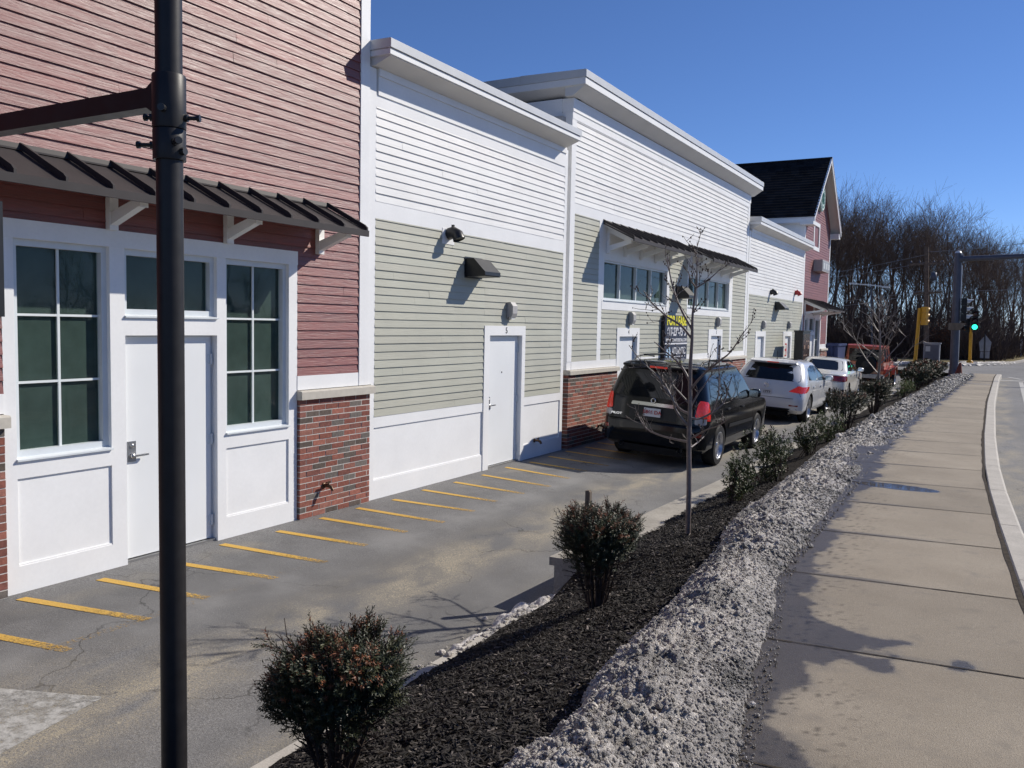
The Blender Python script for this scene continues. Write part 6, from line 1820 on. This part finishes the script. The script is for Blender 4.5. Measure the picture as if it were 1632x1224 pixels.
# ------------------------------------------------------------------ posts, signals, cabinet, wires
# foreground post with its clearance arm
t = thing('sign_post', 'dark brown round steel post with bolted collar and side arm in the foreground', 'post', (-2.50, 2.0, .2))
X0, Y0 = -2.486, 2.0
m = MB(); m.tube([(X0, Y0, .1), (X0, Y0, 5.2)], .0440, 32, cap=True); m.build('pole', MT['bronze'], t, sharp=40)
m = MB(); zc0, zc1, zc2 = 2.802, 2.905, 3.086
m.lathe([(.0445, zc0), (.0530, zc0), (.0540, zc0 + .004), (.0540, zc1 - .004), (.052, zc1), (.0445, zc1)], (X0, Y0, 0), (0, 0, 1), 32)
lo = m.build('collar', MT['bronze'], t, sharp=35)
m = MB(); m.lathe([(.0445, zc1 + .002), (.0542, zc1 + .002), (.0552, zc1 + .006), (.0552, zc2 - .004), (.053, zc2), (.0445, zc2)], (X0, Y0, 0), (0, 0, 1), 32)
up = m.build('collar', MT['bronze'], t, sharp=35)
def bolt(par, ang, z, L=.055):
    d = Vector((math.cos(ang), math.sin(ang), 0)); p = Vector((X0, Y0, z))
    m = MB(); m.lathe([(0, .05), (.013, .05), (.013, .064), (.007, .064), (.007, .05 + L), (.0125, .05 + L), (.0125, .05 + L + .010), (0, .05 + L + .010)], p, d, 10)
    m.build('bolt', MT['black_metal'], par, sharp=30)
bolt(up, .52, 2.945, .045); bolt(up, .52 + PI, 2.945, .025); bolt(up, -1.05, 2.965, .012)
bolt(lo, .52 + PI, 2.853, .05); bolt(lo, -.35, 2.858, .03); bolt(lo, .15, 2.83, .008)
m = MB(); z0, z1 = 2.980, 3.046
m.box(-5.3, X0 - .05, Y0 - .032, Y0 + .032, z0, z1)
m.prism([(X0 - .075, z0), (X0 - .046, z0 - .018), (X0 - .046, z1 + .018), (X0 - .075, z1)], 1, Y0 - .033, Y0 + .033)
m.build('arm', MT['bronze'], t, recalc=True)
s = thing('clearance_sign', 'edge of a dark hanging panel under the post arm at the left border', 'sign', (-4.0, 2.0, 2.9))
m = MB(); m.box(-4.62, -3.50, Y0 - .016, Y0 + .016, 2.26, 2.72); m.build('panel', MT['black_metal'], s)
m = MB()
for x in (-3.75, -4.37): m.tube([(x, Y0, 2.978), (x, Y0, 2.722)], .005, 6)
m.build('hanger', MT['steel'], s)

# wooden stake behind the second yew
MT['wood'] = M('weathered_wood', (.17, .14, .11), .9, .15, nz=(14, .25), bump=(40, .5, .004), stretch=(1, 1, .2))
t = thing('stake', 'grey weathered wooden stake sticking up behind the vase-shaped yew', 'stake', (-3.10, 6.9, .1))
m = MB(); m.prism([(-3.125, -.05), (-3.075, -.05), (-3.078, .80), (-3.09, .815), (-3.122, .81)], 1, 6.88, 6.925); m.build('shaft', MT['wood'], t, recalc=True)

# signal mast with its side heads
MT['galv'] = M('dull_steel', (.085, .09, .115), .55, .5, .3, nz=(5, .15))
MT['yellow'] = M('signal_yellow', (.52, .26, .012), .5, .4, nz=(6, .12))
MT['sig_black'] = M('signal_black', (.012, .012, .013), .55, .4, nz=(9, .2))
MT['green_on'] = M('green_lamp_lit', (.02, .35, .22), .3, .5, nz=(9, .1), emit=((.03, 1, .55), 2.2))
MT['lens_off'] = M('dark_lens', (.035, .012, .010), .2, .6, nz=(9, .2))
t = thing('signal_mast', 'grey steel signal mast with a long arm over the road', 'mast', (-1.54, 38, .55))
m = MB(); m.tube([(-1.49, 38, .5), (-1.56, 38, 5.38)], [.165, .125], 20); m.lathe([(.26, 0), (.26, .06), (.2, .1), (.19, .3), (.165, .34)], (-1.49, 38, .5), (0, 0, 1), 18); m.build('pole', MT['galv'], t, sharp=35)
m = MB(); m.tube([(-1.5, 38, 5.16), (2.5, 38, 5.27), (7.5, 38, 5.45)], [.105, .085, .06], 14); m.lathe([(.0, 0), (.16, 0), (.16, .12), (0, .12)], (-1.50, 38, 5.16), (1, 0, .02), 14); m.build('arm', MT['galv'], t, sharp=35)
m = MB(); m.lathe([(0, .1), (.09, .08), (.135, 0)], (-1.56, 38, 5.38), (0, 0, 1), 14); m.build('cap', MT['coping'], t)
def head(par, c, fwd, w=.26, h=.30, n=3, mat='sig_black', lit=None, visor='sig_black'):
    """three-section signal head; fwd = the way the lenses face"""
    c = Vector(c); f = Vector(fwd).normalized(); s = f.cross(Vector((0, 0, 1))).normalized(); d = .18
    m = MB()
    for k in range(n): m.obox(c + Vector((0, 0, (1 - k) * h)), s * w / 2 * .98, f * d / 2, Vector((0, 0, h / 2 - .006)))
    H = m.build('signal_head', MT[mat], par)
    for k in range(n):
        z = (1 - k) * h; p = c + f * (d / 2) + Vector((0, 0, z))
        v = MB(); r = w * .42
        A = []; 
        for j in range(13):
            a = -.35 + (PI + .7) * j / 12
            A.append((s * math.cos(a) * r + Vector((0, 0, math.sin(a) * r)), math.sin(a)))
        V = [p + a for a, _ in A] + [p + a + f * (.24 * (.45 + .55 * max(0, q))) for a, q in A] + [p + a * .94 + f * (.24 * (.45 + .55 * max(0, q))) for a, q in A] + [p + a * .94 for a, _ in A]
        F = []
        for b in range(3):
            for j in range(12): F.append((b * 13 + j, b * 13 + j + 1, (b + 1) * 13 + j + 1, (b + 1) * 13 + j))
        v.add(V, F); v.build('visor', MT[visor], H, recalc=True)
        l = MB(); l.lathe([(0, .03), (r * .6, .022), (r * .95, .0)], p + f * .002, f, 16); l.build('lens', MT['green_on'] if lit == k else MT['lens_off'], H)
    return H
head(t, (-1.26, 38.0, 3.18), (1, .12, 0), visor='coping')
m = MB(); m.bar((-1.54, 38, 3.5), (-1.26, 38, 3.5), .05); m.bar((-1.54, 38, 2.9), (-1.26, 38, 2.9), .05); m.build('head_bracket', MT['galv'], t)
m = MB(); m.prism([(-1.76, 2.38), (-1.36, 2.38), (-1.14, 2.66), (-1.76, 2.66)], 1, 37.80, 37.84); m.build('sign_plate', MT['wood'], t, recalc=True)
m = MB(); m.tube([(-1.36, 37.98, .7), (-1.41, 37.98, 4.9)], .022, 8); m.build('conduit', MT['coping'], t)

# yellow signal posts
t = thing('signal_post', 'yellow signal post left of the mast, seen from the back of its yellow head', 'signal', (-3.68, 48.4, .55), 'yellow signal posts at the junction')
m = MB(); m.tube([(-3.70, 48.4, .5), (-3.60, 48.4, 3.5)], .085, 14); m.lathe([(.16, 0), (.16, .25), (.1, .3)], (-3.70, 48.4, .5), (0, 0, 1), 12); m.build('pole', MT['yellow'], t)
head(t, (-3.36, 48.4, 3.10), (.55, .9, 0), mat='yellow', visor='yellow', w=.30, h=.31)
m = MB(); m.bar((-3.6, 48.4, 3.45), (-3.36, 48.4, 3.5), .06); m.bar((-3.6, 48.4, 2.75), (-3.36, 48.4, 2.7), .06); m.build('head_bracket', MT['yellow'], t)
t = thing('signal_post', 'yellow signal post right of the mast with a green light showing', 'signal', (-1.37, 54.5, .5), 'yellow signal posts at the junction')
m = MB(); m.tube([(-1.37, 54.5, .45), (-1.40, 54.5, 2.6)], .085, 14); m.lathe([(.17, 0), (.17, .25), (.1, .3)], (-1.37, 54.5, .45), (0, 0, 1), 12); m.build('pole', MT['yellow'], t)
head(t, (-1.22, 54.4, 2.98), (.0, -1, 0), w=.36, h=.36, lit=2)
head(t, (-1.64, 54.5, 2.86), (-.75, -.65, 0), w=.34, h=.34)
m = MB(); m.box(-1.66, -1.18, 54.45, 54.55, 2.33, 2.42); m.box(-1.66, -1.18, 54.45, 54.55, 3.54, 3.60); m.build('head_bracket', MT['sig_black'], t)

# control cabinet
MT['cab'] = M('grey_cabinet', (.20, .21, .24), .5, .5, .2, nz=(3, .2))
t = thing('control_cabinet', 'grey metal control cabinet standing on the verge by the wood', 'cabinet', (-3.05, 50, .55))
m = MB(); m.box(-3.42, -2.66, 49.7, 50.3, .62, 1.68); m.box(-3.46, -2.62, 49.66, 50.34, 1.68, 1.74); m.build('case', MT['cab'], t)
m = MB(); m.box(-3.36, -2.72, 49.69, 49.70, .70, 1.62); D = m.build('door', MT['galv'], t)
m = MB(); m.box(-3.32, -3.10, 49.68, 49.69, 1.28, 1.55); m.build('label_plate', MT['panel_g'], D)
m = MB(); m.box(-3.5, -2.58, 49.6, 50.4, .45, .62); m.build('plinth', MT['granite'], t)

# school-crossing sign from behind, and a plain marker post
t = thing('crossing_sign', 'grey back of a pentagon sign with a square plate below it, by the wood', 'sign', (-.70, 59, .5))
cx = -.72
m = MB(); m.tube([(cx, 59.03, .4), (cx - .04, 59.03, 2.25)], .035, 8); m.build('pole', MT['sig_black'], t)
m = MB(); m.prism([(cx - .26, 1.20), (cx + .26, 1.20), (cx + .33, 1.75), (cx, 2.18), (cx - .33, 1.75)], 1, 59.07, 59.09); m.build('pentagon_plate', MT['cab'], t, recalc=True)
m = MB(); m.box(cx - .24, cx + .26, 59.07, 59.09, .78, 1.17); m.build('lower_plate', MT['cab'], t)
t = thing('marker_post', 'pale marker post on the far kerb at the right border', 'post', (1.35, 70, .6))
m = MB(); m.box(1.32, 1.44, 69.95, 70.05, .6, 1.9); m.prism([(1.32, 1.9), (1.44, 1.9), (1.38, 1.98)], 1, 69.95, 70.05); m.build('shaft', MT['coping'], t, recalc=True)

# old traffic cone left in the snow beside the mast
MT['cone'] = M('faded_cone', (.16, .050, .035), .8, .2, nz=(9, .3))
t = thing('traffic_cone', 'dirty faded red cone leaning in the snow beside the signal mast', 'cone', (-1.30, 37.2, .62))
t.rotation_euler = (0, .10, .3)
m = MB(); m.lathe([(.15, .03), (.135, .06), (.04, .50), (.028, .52), (0, .52)], (-1.30, 37.2, .62), (0, 0, 1), 18); m.build('body', MT['cone'], t)
m = MB(); m.box(-1.49, -1.11, 37.01, 37.39, .62, .655); m.build('base', MT['cone'], t)

# utility pole with cross-arms, the wires, and the street light among the trees
t = thing('utility_pole', 'dark wooden utility pole with cross-arms in front of the wood', 'pole', (-3.95, 60, .5))
m = MB(); m.tube([(-3.93, 60, .3), (-4.25, 60, 7.6)], [.17, .12], 12); m.build('pole', MT['bark'], t)
m = MB(); m.bar((-5.2, 60, 6.5), (-3.2, 60, 6.62), .10, .12); m.bar((-4.9, 60, 4.72), (-3.3, 60, 4.78), .09, .1); m.build('cross_arm', MT['bark'], t)
m = MB()
for x in (-5.1, -4.6, -3.8, -3.3): m.lathe([(.03, 0), (.06, .06), (.05, .14), (0, .16)], (x, 60, 6.60), (0, 0, 1), 8)
m.lathe([(.0, 0), (.16, 0), (.16, .5), (0, .52)], (-3.75, 59.85, 5.5), (0, 0, 1), 12); m.build('insulator', MT['galv'], t)
MT['wire'] = M('wire', (.20, .20, .21), .35, .6, .6, nz=(2, .2))
W = [((-4.2, 60, 7.15), (-20, 62.2, 5.2), .35), ((-4.1, 60, 4.74), (-20, 61.5, 2.9), .3), ((-4.1, 60, 4.9), (-20, 61.5, 3.7), .35), ((-4.2, 60, 6.66), (-20, 62, 5.3), .4), ((-4.2, 60, 7.3), (9, 59, 8.9), .3), ((-4.0, 60, 4.9), (9, 59, 6.0), .4)]
wl = ['highest wire running left from the utility pole', 'lowest bright wire running left from the utility pole', 'second lowest wire running left from the utility pole', 'middle wire running left from the cross-arm', 'upper wire running right from the utility pole', 'lower wire running right from the utility pole']
for (a, b, sag), lb in zip(W, wl):
    a = Vector(a); b = Vector(b); m = MB()
    m.tube([a + (b - a) * k / 24 - Vector((0, 0, sag * 4 * (k / 24) * (1 - k / 24))) for k in range(25)], .018, 5, cap=False)
    o = m.build('wire', MT['wire']); tag(o, lb, 'wire', 'overhead wires'); move_origin(o, a)
t = thing('street_light', 'thin pale street light with a level double arm among the bare trees', 'street light', (-7.1, 60, .5))
m = MB(); m.tube([(-7.1, 60, .4), (-7.38, 60, 5.2)], [.07, .045], 10); m.build('pole', MT['galv'], t)
m = MB(); m.tube([(-8.45, 60, 5.34), (-7.38, 60, 5.24), (-6.6, 60, 5.14)], .035, 8); m.build('arm', MT['coping'], t)
m = MB(); m.obox((-6.5, 60, 5.12), (.22, 0, -.02), (0, .09, 0), (0, 0, .05)); m.obox((-8.5, 60, 5.35), (.22, 0, -.02), (0, .09, 0), (0, 0, .05)); m.build('lamp', MT['coping'], t)
# orange peel of litter on the mulch
t = tag(None or (lambda m: (m.ico((-2.86, 5.45, .06), .03, sq=(1, 1, .7), jit=.2), m.build('litter', MT['cone']))[1])(MB()), 'small orange-brown scrap lying on the mulch by the snow remnant', 'litter')
move_origin(t, (-2.86, 5.45, .05))
# ------------------------------------------------------------------ every separate board, seam, panel... becomes a part of its own
def split_loose(o, newname):
    me = o.data; n = len(me.vertices)
    par = list(range(n))
    def find(a):
        while par[a] != a: par[a] = par[par[a]]; a = par[a]
        return a
    for p in me.polygons:
        v = p.vertices[:]
        for q in v[1:]:
            a, b = find(v[0]), find(q)
            if a != b: par[a] = b
    groups = {}
    for p in me.polygons: groups.setdefault(find(p.vertices[0]), []).append(p.index)
    if len(groups) < 2: return
    vs = [tuple(v.co) for v in me.vertices]
    for k, polys in enumerate(groups.values()):
        used = {}; V = []; F = []; sm = []
        for i in polys:
            p = me.polygons[i]; f = []
            for v in p.vertices:
                if v not in used: used[v] = len(V); V.append(vs[v])
                f.append(used[v])
            F.append(f); sm.append(p.use_smooth)
        m = bpy.data.meshes.new(newname); m.from_pydata(V, [], F); m.polygons.foreach_set('use_smooth', sm)
        for t in me.materials: m.materials.append(t)
        m.update()
        if k == 0: o.data = m; o.name = newname
        else:
            q = bpy.data.objects.new(newname, m); COL.objects.link(q); q.parent = o.parent
SPL = {'recessed_panel': 'recessed_panel', 'corner_board': 'corner_board', 'seam': 'seam', 'trim_boards': 'trim_board', 'mullion': 'mullion', 'muntin': 'muntin', 'door_frame': 'door_frame', 'jamb': 'jamb', 'window_surround': 'surround_board',
       'eave_return': 'eave_return', 'rake_board': 'rake_board', 'coping': 'coping', 'post': 'post', 'letter_panel': 'letter_panel', 'notice_panel': 'notice_panel', 'menu_card': 'menu_card', 'hanger': 'hanger', 'castor': 'castor', 'exhaust': 'exhaust', 'roof_rail': 'roof_rail', 'lamp': 'lamp', 'cross_arm': 'cross_arm', 'insulator': 'insulator', 'wall_blocks': 'wall_block', 'hinge': 'hinge', 'head_bracket': 'head_bracket'}
if True:
    for o in list(bpy.data.objects):
        b = o.name.split('.')[0]
        if o.type == 'MESH' and o.parent and b in SPL and not any(c.parent == o for c in bpy.data.objects): split_loose(o, SPL[b])
# ------------------------------------------------------------------ light, sky, camera
SUN = Vector((.72, 1.0, .90)).normalized()
el = math.asin(SUN.z); az = math.atan2(SUN.x, SUN.y)
w = bpy.data.worlds.new('World'); SC.world = w; w.use_nodes = True
nt = w.node_tree; bg = nt.nodes['Background']
sky = nt.nodes.new('ShaderNodeTexSky'); sky.sky_type = 'NISHITA'; sky.sun_disc = False
sky.sun_elevation = el; sky.sun_rotation = az; sky.altitude = 500; sky.air_density = .8; sky.dust_density = 0; sky.ozone_density = 8.0
hs = nt.nodes.new('ShaderNodeHueSaturation'); hs.inputs['Saturation'].default_value = 1.03
nt.links.new(sky.outputs[0], hs.inputs['Color']); tn = nt.nodes.new('ShaderNodeVectorMath'); tn.operation = 'MULTIPLY'; tn.inputs[1].default_value = (1.05, .965, 1.04)
nt.links.new(hs.outputs[0], tn.inputs[0]); nt.links.new(tn.outputs[0], bg.inputs['Color']); bg.inputs['Strength'].default_value = .096
sd = bpy.data.lights.new('sun', 'SUN'); sd.energy = 4.4; sd.angle = R(.5); sd.color = (1, .935, .835)
so = bpy.data.objects.new('sun', sd); COL.objects.link(so); so.location = SUN * 60
so.rotation_euler = (-SUN).to_track_quat('-Z', 'Y').to_euler()
cam = bpy.data.cameras.new('camera'); co = bpy.data.objects.new('camera', cam); COL.objects.link(co)
f = 1368.
dn = Vector((-386, 19640, f)).normalized(); fw = Vector((777, -80, f)); fw.normalize(); fw = (fw - dn * fw.dot(dn)).normalized()
rt = dn.cross(fw).normalized()
# rows: world axes expressed in camera (x right, y down, z forward) coordinates
Mc = Matrix((rt, fw, -dn))
Rm = Matrix((Mc.col[0], -Mc.col[1], -Mc.col[2])).transposed()
co.matrix_world = Matrix.Translation((0, 0, 2.27)) @ Rm.to_4x4()
cam.sensor_width = 36; cam.lens = f / 1632 * 36; cam.clip_start = .05; cam.clip_end = 3000
SC.camera = co
SC.view_settings.view_transform = 'Standard'; SC.view_settings.look = 'None'; SC.view_settings.gamma = 1
SC.view_settings.exposure = .18
SC.cycles.max_bounces = 8; SC.cycles.transparent_max_bounces = 12
